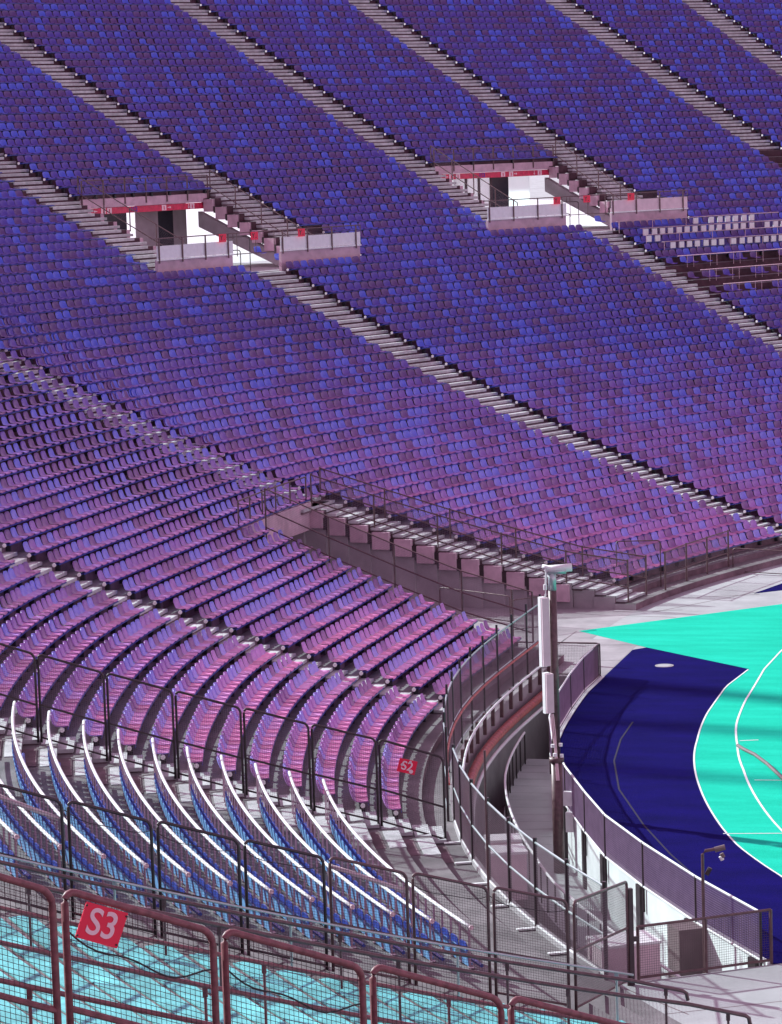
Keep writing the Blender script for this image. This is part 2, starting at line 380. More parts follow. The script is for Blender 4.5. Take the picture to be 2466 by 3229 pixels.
seats.append((0, 0, 0, 0, '', 0, None)); seats.pop()
cp = Vector(CAMP)
seats.sort(key=lambda t: (t[6]-cp).length if infr(t[6], -5) else 1e4+(t[6]-cp).length)
BLK = {'fence aisle': 'block behind mesh fence', 'lower aisle': 'block left of entrance', 'stairs of the open entrance': 'block right of entrance'}
TONE = ['lilac-blue', 'pink-mauve', 'dark plum']
def seat_matrix(s, P): 
    a = th(s); return math.atan2(-math.cos(a), -math.sin(a))
nind = 0
for (s, i, kk, bd, nm, cnt, P) in seats[:300]:
    o = bpy.data.objects.new('stadium_seat', seat_mesh(bd, kk)); o.location = P; o.rotation_euler = (0, 0, seat_matrix(s, P)); scene.collection.objects.link(o)
    tag(o, f'{TONE[kk]} shell seat, {od(cnt)} from the left in the {od(i+1)} row, {BLK.get(nm, "far block")}', 'seat', 'shell seats bolted to the terraces')
rest = seats[300:]
nv = len(SV); allv = np.empty((len(rest)*nv, 3)); faces = []; mi = []
for j, (s, i, kk, bd, nm, cnt, P) in enumerate(rest):
    a = seat_matrix(s, P)+random.uniform(-.03, .03); ca, sa = math.cos(a), math.sin(a)
    allv[j*nv:(j+1)*nv, 0] = SV[:, 0]*ca-SV[:, 1]*sa+P.x; allv[j*nv:(j+1)*nv, 1] = SV[:, 0]*sa+SV[:, 1]*ca+P.y; allv[j*nv:(j+1)*nv, 2] = SV[:, 2]+P.z+random.uniform(-.006, .006)
nf = len(SF); fa = np.array(SF)
loops = (fa[None]+(np.arange(len(rest))*nv)[:, None, None]).reshape(-1)
me = bpy.data.meshes.new('stadium_seats'); me.vertices.add(len(allv)); me.vertices.foreach_set('co', allv.ravel())
me.loops.add(len(loops)); me.loops.foreach_set('vertex_index', loops.astype(np.int32)); me.polygons.add(len(rest)*nf)
me.polygons.foreach_set('loop_start', np.arange(0, len(loops), 4, dtype=np.int32)); me.polygons.foreach_set('loop_total', np.full(len(rest)*nf, 4, np.int32))
for M in SM: me.materials.append(M)
mm = np.array([[(t[3]*NT+t[2])*2+x for x in SMi] for t in rest]).ravel().astype(np.int32)
me.polygons.foreach_set('material_index', mm); me.polygons.foreach_set('use_smooth', np.ones(len(mm), bool)); me.update(calc_edges=True)
o = bpy.data.objects.new('stadium_seats', me); scene.collection.objects.link(o); o['kind'] = 'stuff'; tag(o, 'thousands of blue and plum shell seats filling the far terraces', 'seats')
print('seats', len(seats), 'beams', len(beams))

# beams under the seats -----------------------------------------------------
def beam_geo(mb, mbk, i, a, b, det):
    n = max(1, int((b-a)/1.5)); r = STEP*i; z = zr(i)
    mb.tube([Wp(x, r-.02, z) for x in np.linspace(a, b, n+1)], .042, 6)
    mb.sbox(a+.03, b, r-.165, r-.150, z-.012, z+.03, 0, ds=1.5)
    L = dist(a, b, r); k = max(1, int(L/(1.25 if det else 2.5)))
    for j in range(k+1):
        s = a+.25+(b-a-.5)*j/k; mbk.sbox(s-.04, s+.04, r-.09, r+.055, z-.22, z-.03)
beams.sort(key=lambda t: (Wp((t[1]+t[2])/2, STEP*t[0], zr(t[0]))-cp).length)
far = MB(); fark = MB(); farc = MB()
def cap_disc(mb, i, a):
    P = Wp(a-.02, STEP*i-.02, zr(i)); t = Wp(a-.05, STEP*i-.02, zr(i))
    mb.tube([P, t], .062, 8)
for n_, (i, a, b, nm, cap) in enumerate(beams):
    if n_ < 180:
        o = thing('seat_beam', f'navy beam under the {od(i+1)} seat row up, {BLK.get(nm, {"middle aisle": "block below upper entrances", "right aisle": "block with press desks", "b": "block above left entrance", "c": "block between upper entrances", "a": "block between upper entrances", "": "far left upper block"}.get(nm, "far right upper block"))}', 'seat beam', Wp((a+b)/2, STEP*i, zr(i)), 'beams under the seat rows')
        mb, mk = MB(), MB(); beam_geo(mb, mk, i, a, b, True); rel(mb, 'beam', NAVY, o); rel(mk, 'brackets', BLACK, o)
        if cap: mc = MB(); cap_disc(mc, i, a); rel(mc, 'end_cap', CAPW, o)
    else:
        beam_geo(far, fark, i, a, b, False)
        if cap: cap_disc(farc, i, a)
o = far.build('seat_beams', NAVY); o['kind'] = 'stuff'; tag(o, 'navy beams under the far seat rows high in the stand', 'seat beams')
o = fark.build('seat_brackets', BLACK); o['kind'] = 'stuff'; tag(o, 'black brackets under the far seat rows high in the stand', 'brackets')
o = farc.build('beam_end_caps', CAPW); o['kind'] = 'stuff'; tag(o, 'round white end caps at the far aisles', 'end caps')

# ================================================================= AISLE STAIRS
def aisle(name_label, rows, sl, sr_, cat='stairs', style=0, M=None):
    P0 = Wp((sl(rows[0])+sr_(rows[0]))/2, STEP*rows[0], tread(rows[0]))
    o = thing('aisle_stairs', name_label, cat, P0, 'concrete aisle stairs between the seat blocks'); mb = MB(); mr = MB()
    for i in rows:
        a, b = sl(i), sr_(i); r0 = STEP*i+.06; z1 = tread(i); z0 = tread(i-1)
        zm = (z0+z1)/2; j1, j2 = random.uniform(-.02, .02), random.uniform(-.02, .02)
        m_ = (a+b)/2; e1 = (b-a)*.0
        mr.sbox(a+.03, b-.03, r0-.36, r0-.002, z0-.04, zm-.10)
        if style == 0: mb.sbox(a+.02+j1, b+.28+j1, r0-.39, r0-.004, zm-min(.12, (z1-z0)*.36), zm)
        mb.sbox(a+.0+j2, b-.03+j2, r0-.03, r0+.36, z1-min(.11, (z1-z0)*.30), z1+.02)
    rel(mr, 'step_blocks', CONCD, o); rel(mb, 'treads', M or SLAB, o)
aisle('aisle stairs beside the tall mesh fence, left of the nearest seats', range(-1, 20), lambda i: toward(-15., STEP*i, -1.25), lambda i: -15.05)
aisle('curving aisle stairs running down to the pitch, lowest of the left stand', range(-1, 22), lambda i: lt('P', max(i, 0))+.05, lambda i: ls('P', max(i, 0))-.08)
aisle('aisle stairs coming down to the landing of the open entrance', range(13, 36), lambda i: lt('Z', i)+.05, lambda i: ls('Z', i)-.08)
aisle('pale aisle stairs below the left upper entrance, running down to the front', range(-1, 36), lambda i: lt('A1', max(i, 0))+.05, lambda i: ls('A1', max(i, 0))-.08)
aisle('pale aisle stairs below the right upper entrance, cut by the right edge', range(-1, 38), lambda i: lt('A2', max(i, 0))+.05, lambda i: ls('A2', max(i, 0))-.08)
aisle('upper aisle stairs along the left side of the left upper entrance', range(36, 62), lambda i: lt('Y1', i)+.05, lambda i: ls('Y1', i)-.08)
aisle('upper aisle stairs along the right side of the left upper entrance', range(37, NROW), lambda i: lt('X', i)+.05, lambda i: ls('X', i)-.08)
aisle('upper aisle stairs along the left side of the right upper entrance', range(38, NROW), lambda i: lt('Y2', i)+.05, lambda i: ls('Y2', i)-.08)
aisle('upper aisle stairs of jointed slabs along the right side of the right upper entrance', range(39, NROW), lambda i: lt('B2', i)+.05, lambda i: ls('B2', i)-.08)
aisle('upper aisle stairs second from the top right corner', range(48, NROW), lambda i: lt('A3', i)+.05, lambda i: ls('A3', i)-.08)
aisle('upper aisle stairs nearest the top right corner', range(48, NROW), lambda i: lt('A4', i)+.05, lambda i: ls('A4', i)-.08)
aisle('sunlit broad stairs in the foreground behind the red sign', range(-1, 26), lambda i: -44., lambda i: -32.9, style=1, M=mat('cyan_tread', (.15, .56, .58), .7, var=.30, scale=2.5, bump=.2, stain=.3))  # cyan colour on these treads alone
aisle('sunlit aisle stairs at the near side of the tall mesh fence', range(-1, 20), lambda i: -18.2, lambda i: -16.5, style=1)
aisle('stairs of the open entrance, with a mesh railing on both sides', range(-1, 14), lambda i: toward(ls('V', max(i, 0)), STEP*i, -1.7), lambda i: ls('V', max(i, 0))-.1)

# ================================================================= NEAR BLOCK with tall rails
def near_seat_mesh():
    mb = MB()
    # folded shell seen from behind: back plate, upturned pan, hinge
    V = FV
    mb.v = []; 
    def plate(y, z0, z1, hw, tk, tilt, round_):
        n = 5; ring = []
        for sgn in (0, 1):
            pts = []
            pr = [(-hw, z0), (hw, z0), (hw, z1-round_), (hw*.72, z1-round_*.2), (hw*.3, z1), (-hw*.3, z1), (-hw*.72, z1-round_*.2), (-hw, z1-round_)]
            for x, z in pr: pts.append((x, y+sgn*tk+(z-z0)*tilt-abs(x)*.08, z))
            ring.append(pts)
        b, t = ring; mb.hexa([Vector(p) for p in b], [Vector(p) for p in t])
    plate(-.20, .25, .42, .195, .022, -.10, .05)
    plate(-.17, -.06, .27, .165, .02, -.16, .04)
    mb.box((0, -.12, -.02), (.30, .06, .04))
    for q_ in range(len(mb.m)): mb.m[q_] = 1 if q_ < 10 else 0
    me_o = mb.build('near_shell', [NEARL, NEARB], smooth=False); me = me_o.data; bpy.data.objects.remove(me_o); return me
nsm = near_seat_mesh()
pm = MB()
for dx in (-.035, .035): pm.tube([(dx, 0, -.86), (dx, 0, -.02)], .012, 5)
pm.box((0, .03, -.82), (.14, .10, .015))
po = pm.build('post', mat('mauve_post', (.40, .26, .33), .5)); postmesh = po.data; bpy.data.objects.remove(po)
nseat = []
for i in range(2, 20):
    r = STEP*i+.18; zt = zr(i)+.78
    sa, sb = -30.0, -16.35
    if not any(infr(Wp(x, r, zt), 0) for x in np.linspace(sa, sb, 12)): continue
    o = thing('seat_rail', f'curved handrail on slim posts behind the {od(i+1)} row up, white on top, nearest block', 'handrail', Wp(sb, r, zt), 'curved rails behind the nearest seat rows')
    mb = MB(); mb.tube([Wp(x, r, zt) for x in np.linspace(sa, sb, 24)], .036, 8); rel(mb, 'top_rail', PALE, o, True)
    mb = MB(); mb.tube([Wp(sa, r, zt), Wp(sa-.02, r, zt)], .05, 10); rel(mb, 'end_cap', SIGNW, o)
    L = dist(sa, sb, r); n = int(L/.5)
    for k in range(n):
        s = toward(sa, r, .12+k*.5)
        P = Wp(s, r, zt)
        if not infr(P, 60): continue
        p = bpy.data.objects.new('post', postmesh); scene.collection.objects.link(p); p.parent = o; p.location = P-Vector(o.location); p.rotation_euler = (0, 0, seat_matrix(s, P))
    mb = MB(); mb.tube([Wp(x, STEP*i-.02, zr(i)) for x in np.linspace(sa, -18.3, 20)], .04, 6); rel(mb, 'seat_beam', NAVY, o)
    for k in range(n+1):
        s = toward(sa, r, .35+k*.5)
        if s > -18.4: break
        P = Wp(s, STEP*i, zr(i)+.02)
        if infr(P, 30): nseat.append((s, i, k+1, P))
nseat.sort(key=lambda t: (t[3]-cp).length)
rem = MB()
for n_, (s, i, k, P) in enumerate(nseat):
    if n_ < 300:
        o = bpy.data.objects.new('folding_seat', nsm); o.location = P; o.rotation_euler = (0, 0, seat_matrix(s, P)); scene.collection.objects.link(o)
        tag(o, f'blue folded seat, {od(k)} from the near end of the {od(i+1)} row, under curved rail', 'seat', 'blue folding seats of the nearest block')
    else:
        a = seat_matrix(s, P); ca, sa_ = math.cos(a), math.sin(a); b0 = len(rem.v)
        for v in nsm.vertices: rem.v.append((v.co.x*ca-v.co.y*sa_+P.x, v.co.x*sa_+v.co.y*ca+P.y, v.co.z+P.z))
        for f in nsm.polygons: rem.f.append(tuple(b0+x for x in f.vertices)); rem.m.append(f.material_index)
if rem.f: o = rem.build('folding_seats', [NEARL, NEARB]); o['kind'] = 'stuff'; tag(o, 'blue folded seats further along the nearest block', 'seats')

# ================================================================= FENCES
def wire_fill(mb, A, B, h0, h1, g=.05, t=.0028, ga=None):
    """vertical lattice between base points A and B, from height h0 to h1"""
    A = Vector(A); B = Vector(B); d = B-A; L = Vector((d.x, d.y, 0)).length; n = max(1, int(L/g)); U = Vector((0, 0, 1)); o = Vector((d.y, -d.x, 0)).normalized()*t; e = d.normalized()*t
    for k in range(1, n):
        P = A+d*(k/n); p0, p1 = P+U*h0, P+U*h1
        mb.q(p0-e, p0+e, p1+e, p1-e); mb.q(p0-o, p0+o, p1+o, p1-o)
    m_ = max(1, int((h1-h0)/g)); u = U*t
    for k in range(1, m_):
        h = h0+(h1-h0)*k/m_; p0, p1 = A+U*h, B+U*h
        mb.q(p0-u, p1-u, p1+u, p0+u); mb.q(p0-o, p1-o, p1+o, p0+o)
def rounded_frame(mb, A, B, h0, h1, rad, cr_=.12):
    A = Vector(A); B = Vector(B); t = (B-A); L = t.length; t = t/L; U = Vector((0, 0, 1))
    pts = [A+U*h0]
    for k in range(5): a = math.pi/2*k/4; pts.append(A+U*(h1-cr_+cr_*math.sin(a))+t*(cr_-cr_*math.cos(a)))
    for k in range(5): a = math.pi/2*k/4; pts.append(B+U*(h1-cr_+cr_*math.cos(a))-t*(cr_-cr_*math.sin(a)))
    pts.append(B+U*h0); mb.tube(pts, rad, 8)
def frame_panel(label, A, B, h, group, M=PIPE, rad=.024, mid=(.9,), bot=.12, g=.05, wm=WIRE, t=.0028, legs=True, cat='fence panel'):
    o = thing('mesh_fence', label, cat, A, group)
    mb = MB(); rounded_frame(mb, A, B, 0 if legs else bot, h, rad); mb.tube([Vector(A)+Vector((0, 0, bot)), Vector(B)+Vector((0, 0, bot))], rad*.8, 6)
    rel(mb, 'frame', M, o, True)
    for q in mid: mb = MB(); mb.tube([Vector(A)+Vector((0, 0, q)), Vector(B)+Vector((0, 0, q))], rad*.85, 6); rel(mb, 'mid_rail', M, o)
    mb = MB(); wire_fill(mb, A, B, bot, h-.03, g, t); rel(mb, 'wire_mesh', wm, o)
    return o
def base(s, r): return Wp(s, r, surf(r) if r > .05 else (-.38 if r > -.7 else (-.60 if r > -1.5 else G)))
# tall fence across the far side of the fence aisle
k = 0
rs = [.44+1.6*n for n in range(-1, 10)]
for r0, r1 in zip(rs[:-1], rs[1:]):
    sA = -16.1; k += 1
    A = Wp(sA-.03*0, r1-.04, zr(r1/.8)-.15 if r1 > .1 else -.5); B = Wp(sA, r0+.04, zr(r0/.8)-.15 if r0 > .1 else -.55)
    if not infr(A, 300): continue
    frame_panel(f'tall mesh fence panel in front of the pink seats, {od(k)} from the pitch end', A, B, 2.12, 'tall panels fencing off the pink seats', M=DARKM, rad=.03, wm=LWIRE, t=.0022)
# tall fence at the near end of the blue block
rs = [.74+1.6*n for n in range(0, 10)]; k = 0
for r0, r1 in zip(rs[:-1], rs[1:]):
    k += 1; A = Wp(-32.3, r1-.06, zr(r1/.8)-.15); B = Wp(-32.3, r0+.06, zr(r0/.8)-.15)
    if not infr(A, 900): continue
    frame_panel(f'tall rounded mesh fence panel before the blue seats, {od(k)} from the pitch end', A, B, 2.12, 'tall panels before the blue seats', M=DARKM if k > 3 else PIPE, rad=.03, wm=WIRE)
A = Wp(-32.35, .68, zr(.9)-.2); B = Wp(-28.75, -2.05, G)
frame_panel('tall mesh gate leaf with a sloping rail beside the trench end', A, B, 2.15, None, M=PIPE, rad=.03, mid=(1.2,), wm=LWIRE, cat='gate')
gp = thing('gate_post', 'dark square gate post at the trench end railing', 'post', B, None); mb = MB(); mb.box(B+Vector((.05, .05, 1.0)), (.10, .10, 2.0), rz=.6); rel(mb, 'shaft', DARKM, gp)
mb = MB(); mb.box(B+Vector((.14, .10, .95)), (.12, .05, .10), rz=.6); rel(mb, 'latch', DARKM, gp)
# pale plastic barriers clamped on two panels
def lamp_bar(label, r1, r0):
    A = Wp(-32.25, r1-.1, zr(r1/.8)-.15+1.93); B = Wp(-32.25, r0+.1, zr(r0/.8)-.15+1.80)
    mb = MB(); mb.tube([A, B], .045, 8); tag(mb.build('padded_bar', BOXM, smooth=True), label, 'bar')
lamp_bar('pinkish white bar fixed under the top of a fence panel, right one', 5.54, 3.94); lamp_bar('pinkish white bar fixed under the top of a fence panel, at the left edge', 11.94, 10.34)
# S3 fence in the foreground
rs = [20.35+1.62, 20.35, 18.76, 17.17, 15.58, 14.0]; s3 = []
for j, (r1, r0) in enumerate(zip(rs[:-1], rs[1:])):
    A = Wp(-53, r1-.06, zr(r1/.8)+1.05); B = Wp(-53, r0+.06, zr(r0/.8)+1.05)
    lab = ['rust red mesh fence panel cut by the left edge', 'rust red mesh fence panel carrying the red S3 sign', 'rust red mesh fence panel to the right of the S3 sign panel', 'rust red mesh fence panel low at the bottom edge, second past the sign', 'rust red mesh fence panel at the bottom edge, furthest past the sign'][j]
    o = frame_panel(lab, A, B, 2.1, 'rust red panels in the foreground', M=REDPIPE, rad=.034, mid=(1.05,), g=.05, wm=WIRE, t=.0032)
    s3.append((A, B))
def text_mesh(txt, size, M, mtx, parent, name='lettering', off=0.):
    cv = bpy.data.curves.new('txt', 'FONT'); cv.body = txt; cv.size = size; cv.align_x = 'CENTER'; cv.align_y = 'CENTER'; cv.extrude = .002; cv.offset = off
    to = bpy.data.objects.new('txt', cv); scene.collection.objects.link(to); bpy.context.view_layer.update()
    me = bpy.data.meshes.new_from_object(to); bpy.data.objects.remove(to); me.materials.clear(); me.materials.append(M)
    me.transform(mtx); o = bpy.data.objects.new(name, me); scene.collection.objects.link(o); o.parent = parent; return o
def sign(name, label, C, xdir, up, w_, h_, M, txt=None, tsize=.2, TM=SIGNW, cat='sign', group=None, shift=(0, 0), off=0.):
    C = Vector(C); x = Vector(xdir).normalized(); u = Vector(up).normalized(); n = x.cross(u).normalized(); u = n.cross(x).normalized()
    o = thing(name, label, cat, C, group); mb = MB()
    P = [(-w_/2, -h_/2), (w_/2, -h_/2), (w_/2, h_/2), (-w_/2, h_/2)]
    mb.hexa([x*a+u*b-n*.006 for a, b in P], [x*a+u*b+n*.006 for a, b in P]); mb.build('plate', M, o)
    if txt:
        mtx = Matrix((x, u, n)).transposed().to_4x4(); mtx.translation = n*.009+x*shift[0]+u*shift[1]; text_mesh(txt, tsize, TM, mtx, o, off=off)
    return o, x, u, n
A, B = s3[1]; t = (B-A).normalized(); C = A+t*.36+Vector((0, 0, 1.88))
tocam = Vector((CAMP[0], CAMP[1], C.z))-C; nn = t.cross(Vector((0, 0, 1)));
if nn.dot(tocam) < 0: nn = -nn
C = C+nn*.045
o, x, u, n = sign('section_sign', 'red S3 sign wired to the foreground fence', C, t, Vector((.0, 0, 1))+t*.0,   .44, .32, RED, 'S3', .33, SIGNW, off=.004)
for a, b in ((-.21, .13), (.21, .13), (-.21, -.14), (.20, -.13)):
    mb = MB(); mb.tube([x*a+u*b+n*.007, x*a+u*b+n*.014], .010, 6); mb.build('screw', SIGNK, o)
A = Wp(-16.1, 2.0, zr(2.5)-.15); B = Wp(-16.1, .48, zr(.6)-.15); t = (B-A).normalized(); C = Wp(-16.1, -.25, 1.40); nn = t.cross(Vector((0, 0, 1)))
if nn.dot(cp-C) < 0: nn = -nn
o, x, u, n = sign('section_sign', 'red S2 sign with pale stickers on the far tall fence', C+nn*.04, t, (0, 0, 1), .44, .33, RED, 'S2', .30, SIGNW, off=.004)
for a, b, r_ in ((.12, -.10, .05), (-.13, .02, .035), (.05, .12, .035)):
    mb = MB(); mb.tube([x*a+u*b+n*.012, x*a+u*b+n*.016], r_, 9); mb.build('sticker', SIGNW if r_ > .04 else BOXM, o)

# cables hanging along the near fence tops
for j, (r1, r0) in enumerate(((10.34, 8.74), (8.74, 7.14), (7.14, 5.54), (3.94, 2.34), (2.34, .74))):
    A = Wp(-32.22, r1, zr(r1/.8)+1.8); B = Wp(-32.22, r0, zr(r0/.8)+1.8); pts = [A.lerp(B, q)-Vector((0, 0, .16*math.sin(math.pi*q)+.03*math.sin(9*q))) for q in np.linspace(0, 1, 12)]
    mb = MB(); mb.tube(pts, .008, 5); tag(mb.build('cable', BLACK), f'thin black cable drooping along a fence top, {od(j+1)} from the left', 'cable', 'black cables on the fences')
for j in (1, 2):
    A, B = s3[j]; pts = [(A+Vector((0, 0, 1.75))).lerp(B+Vector((0, 0, 1.72)), q)-Vector((0, 0, .14*math.sin(math.pi*q)+.04*math.sin(11*q)))+nn*0 for q in np.linspace(0, 1, 16)]
    mb = MB(); mb.tube(pts, .009, 5); tag(mb.build('cable', BLACK), ['', 'loose black cable hanging behind the red S3 sign', 'loose black cable on the panel right of the S3 sign'][j], 'cable', 'black cables on the fences')

# handrails of the broad foreground stairs
def handrail(label, s, r0, r1, h, M=PIPE, rad=.03, stub=False, every=3.2, group=None, cat='handrail'):
    z = lambda r: (zr(r/.8) if r > .1 else max(G+.05, .35*r))
    o = thing('handrail', label, cat, Wp(s, r0, z(r0)), group); mb = MB()
    pts = [Wp(s, r, z(r)+h) for r in np.linspace(r1, r0, 16)]
    if stub: e = pts[-1]; d = (pts[-1]-pts[-2]).normalized(); pts += [e+d*.08-Vector((0, 0, .03)), e+d*.11-Vector((0, 0, .16))]
    mb.tube(pts, rad, 8); rel(mb, 'rail', M, o, True)
    r = r0+.35
    while r < r1:
        mb = MB(); P = Wp(s, r, z(r)-.1); mb.tube([P, P+Vector((0, 0, h))], .024, 6); mb.box(P+Vector((0, 0, h+.01)), (.07, .03, .14)); rel(mb, 'post', M, o); r += every
    return o
hg = 'handrails of the foreground stairs'
handrail('thin grey-green handrail nearest the blue seats', -33.0, -.2, 15, .86, TEALP, .022, group=hg)
handrail('brown handrail with a hooked end, second from the blue seats', -33.9, -.75, 15, .90, PIPE, .036, True, group=hg)
handrail('thick reddish handrail in the middle of the foreground stairs, ending over the paving', -35.9, -.9, 16, .98, PIPE, .038, True, group=hg)
handrail('brown handrail just above the foreground red fence', -38.2, -.6, 17, .9, REDPIPE, .036, group=hg)
handrail('rust red handrail low in the foreground, behind the S3 sign', -41.5, 2, 18, .95, REDPIPE, .036, group=hg)
handrail('lower rust red handrail at the bottom left corner', -44.5, 6, 20, .95, REDPIPE, .036, group=hg)

# curved fence along the front of the stand over the trench
def long_fence(label, pts, hs, M, wm, post_h, post_r=.035, below=.0, wires=True, g=.05, name='mesh_fence', t=.003, railr=.026, smat=None, cat='fence', sub=3, skirt=None, offs=None):
    """pts: list of world base points (posts); hs: rail heights above base"""
    o = thing(name, label, cat, pts[0])
    for p in pts:
        mb = MB(); mb.tube([p-Vector((0, 0, below)), p+Vector((0, 0, post_h))], post_r, 6); rel(mb, 'post', M, o)
    for h in hs:
        mb = MB(); mb.tube([p+Vector((0, 0, h)) for p in pts], railr, 6); rel(mb, 'rail', smat or M, o)
    if wires:
        mb = MB()
        for a, b in zip(pts[:-1], pts[1:]): wire_fill(mb, a, b, min(hs) if len(hs) > 1 else .05, max(hs), g, t)
        rel(mb, 'wire_mesh', wm, o)
    if skirt:
        mb = MB()
        for a, b in zip(pts[:-1], pts[1:]):
            n_ = Vector(((b-a).y, -(b-a).x, 0)).normalized()*.02; mb.hexa([a-n_, b-n_, b+n_, a+n_], [a-n_+Vector((0, 0, skirt)), b-n_+Vector((0, 0, skirt)), b+n_+Vector((0, 0, skirt)), a+n_+Vector((0, 0, skirt))])
        rel(mb, 'kick_board', PALE, o)
    return o
zb = -.42
far_pts = [Wp(s, -1.35, zb) for s in np.arange(-13.8, 8.0, 1.95)]
long_fence('curved mesh fence on the front wall beside the trench, dark posts', far_pts, (.05, .88, 2.0), DARKM, LWIRE, 2.28, .035, .35, railr=.024, smat=TEALP)
mb = MB(); mb.tube([p+Vector((.05, 0, .84)) for p in far_pts], .035, 6); tag(mb.build('orange_rail', OPIPE), 'orange pipe following the curved fence at knee height', 'pipe')
near_pts = [Wp(s, -1.5, -.55) for s in np.arange(-28.9, -13.7, 2.1)]
long_fence('tall curved mesh fence with a white kick board in the lower centre', near_pts, (.10, .95, 1.95), DARKM, LWIRE, 2.05, .045, .2, railr=.026, smat=TEALP, skirt=.16)
for j, p in enumerate(near_pts[1:-1]):
    mb = MB(); mb.box(p+Vector((-.22, -.05, .07)), (.42, .10, .03), rz=th(-20)*-1); tag(mb.build('fence_foot', PALE), f'flat pale foot plate of the curved fence, {od(j+1)} from the near end', 'foot plate', 'foot plates of the curved fence')

# ----------------------------------------------------------------- trench
tw = MB(); tw.sbox(-28.6, 7.7, -1.62, -1.46, -3.6, -.42, ds=1.2)
o = tw.build('trench_wall', WALLC); tag(o, 'curved concrete wall under the front fence, stand side of the trench', 'wall')
for j, s in enumerate(np.arange(-12.2, 7.5, 1.3)):
    mb = MB(); mb.sbox(s-.06, s+.06, -1.72, -1.62, -.72, -.1); tag(mb.build('wall_bracket', PIPE), f'brown upright bracket on the trench wall, {od(j+1)} from the near end', 'bracket', 'upright brackets on the trench wall')
mb = MB(); mb.tube([Wp(s, -1.80, -.06) for s in np.arange(-10.5, 7.6, 1.)], .035, 6); tag(mb.build('wall_handrail', PALE, smooth=True), 'white pipe handrail along the trench wall', 'handrail')
mb = MB(); mb.tube([Wp(s, -1.86, -.95) for s in np.arange(-12, 7.6, .9)], .13, 10); tag(mb.build('duct_pipe', OPIPE, smooth=True), 'thick reddish brown pipe along the foot of the trench wall', 'pipe')
mb = MB(); mb.tube([Wp(s, -2.02, -1.20) for s in np.arange(-12, 7.6, .9)], .055, 8); tag(mb.build('service_pipe', PALE, smooth=True), 'thin white pipe below the thick reddish pipe', 'pipe')
mb = MB()
for a in np.arange(-28.6, 9, 1.2):
    b = a+1.2; mb.q(Wp(a, wallr(a), -3.4), Wp(b, wallr(b), -3.4), Wp(b, -1.5, -3.4), Wp(a, -1.5, -3.4))
struct(mb.build('trench_floor', CONCD))
# walkway on the field side, a little higher
mb = MB()
for a in np.arange(-28.4, 2.0, .95):
    b = a+.93; wa, wb = wallr(a), wallr(b)
    mb.hexa([Wp(a, wa, -3.4), Wp(b, wb, -3.4), Wp(b, wb+1.35, -3.4), Wp(a, wa+1.35, -3.4)], [Wp(a, wa, -2.2), Wp(b, wb, -2.2), Wp(b, wb+1.35, -2.2), Wp(a, wa+1.35, -2.2)])
struct(mb.build('trench_walkway', APRON))
rp_ = [Wp(s, wallr(s)+1.30, -2.2) for s in np.arange(-27.8, 2.2, 1.0)]
long_fence('curved white topped railing along the walkway in the trench', rp_, (.95,), DARKM, LWIRE, .95, .022, 0, wires=False, railr=.034, name='walkway_railing', smat=PALE, cat='railing')
# field side wall
fw_ = MB()
for a in np.arange(-28.5, 7.6, 1.2):
    b = min(a+1.2, 7.65); wa, wb = wallr(a), wallr(b)
    fw_.hexa([Wp(a, wa-.12, -3.6), Wp(b, wb-.12, -3.6), Wp(b, wb, -3.6), Wp(a, wa, -3.6)], [Wp(a, wa-.12, G+.03), Wp(b, wb-.12, G+.03), Wp(b, wb, G+.03), Wp(a, wa, G+.03)])
o = fw_.build('field_wall', mat('field_wall_paint', (.72, .74, .74), .8, var=.07, scale=1.5, stain=.15)); tag(o, 'pale sunlit retaining wall between trench and blue turf', 'wall')
fp = [Wp(s, wallr(s)+.05, G) for s in (-28.3, -24.7, -21.0, -17.7, -14.8, -11.5, -8, -4.5, -1, 2.4, 5.2, 7.5)]
lf = long_fence('fine mesh fence on top of the field wall, white top rail', fp, (.04, 1.06), DARKM, mat('lilac_wire', (.36, .27, .38), .5), 1.08, .03, .55, g=.05, railr=.026, smat=PALE, t=.0065)
mb = MB()
for j, s in enumerate((-28.2, -24.5, -20.9, -17.6, -14.7, -11.4, -7.9)):
    mb = MB(); mb.sbox(s+.12, s+.52, wallr(s)-.02, wallr(s)+.09, -2.2, G-.02); tag(mb.build('wall_pilaster', DARKM), f'dark brown pilaster on the field wall, {od(j+1)} from the near end', 'pilaster', 'dark pilasters of the field wall')
mb = MB(); mb.sbox(-25.2, -24.4, wallr(-24.8)+.02, wallr(-24.8)+.62, -2.2, -.72); o = mb.build('service_cabinet', CABB); tag(o, 'tall brown service cabinet standing against the field wall', 'cabinet')
# bridge over the trench
br = thing('trench_bridge', 'concrete slab bridge over the far end of the trench', 'bridge', Wp(7.6, -1.8, G))
mb = MB(); mb.sbox(7.6, 14.5, -3.32, -.2, -1.66, G+.004); rel(mb, 'deck', WALLC, br)
mb = MB(); mb.sbox(14.2, 14.6, -3.6, -1.4, -3.6, -1.66); rel(mb, 'tunnel_end', DARKM, br)
for nm, s0, s1, ra, rb in (('side_wall', 7.7, 14.5, -1.62, -1.46), ('side_wall', 7.7, 14.5, -3.6, -3.32)):
    mb = MB(); mb.sbox(s0, s1, ra, rb, -3.6, -1.67); rel(mb, nm, CONCD, br)
A = Wp(7.68, -.46, G+.01); B = Wp(7.72, -3.22, G+.01)
frame_panel('mesh railing along the front edge of the trench bridge', A, B, 1.05, None, M=PIPE, rad=.024, mid=(), bot=.05, wm=LWIRE, cat='railing')
C2 = Wp(4.9, wallr(4.9)+.08, G+.01)
frame_panel('mesh railing turning from the bridge corner along the blue turf', B, C2, 1.05, None, M=PIPE, rad=.024, mid=(), bot=.05, wm=LWIRE, cat='railing')
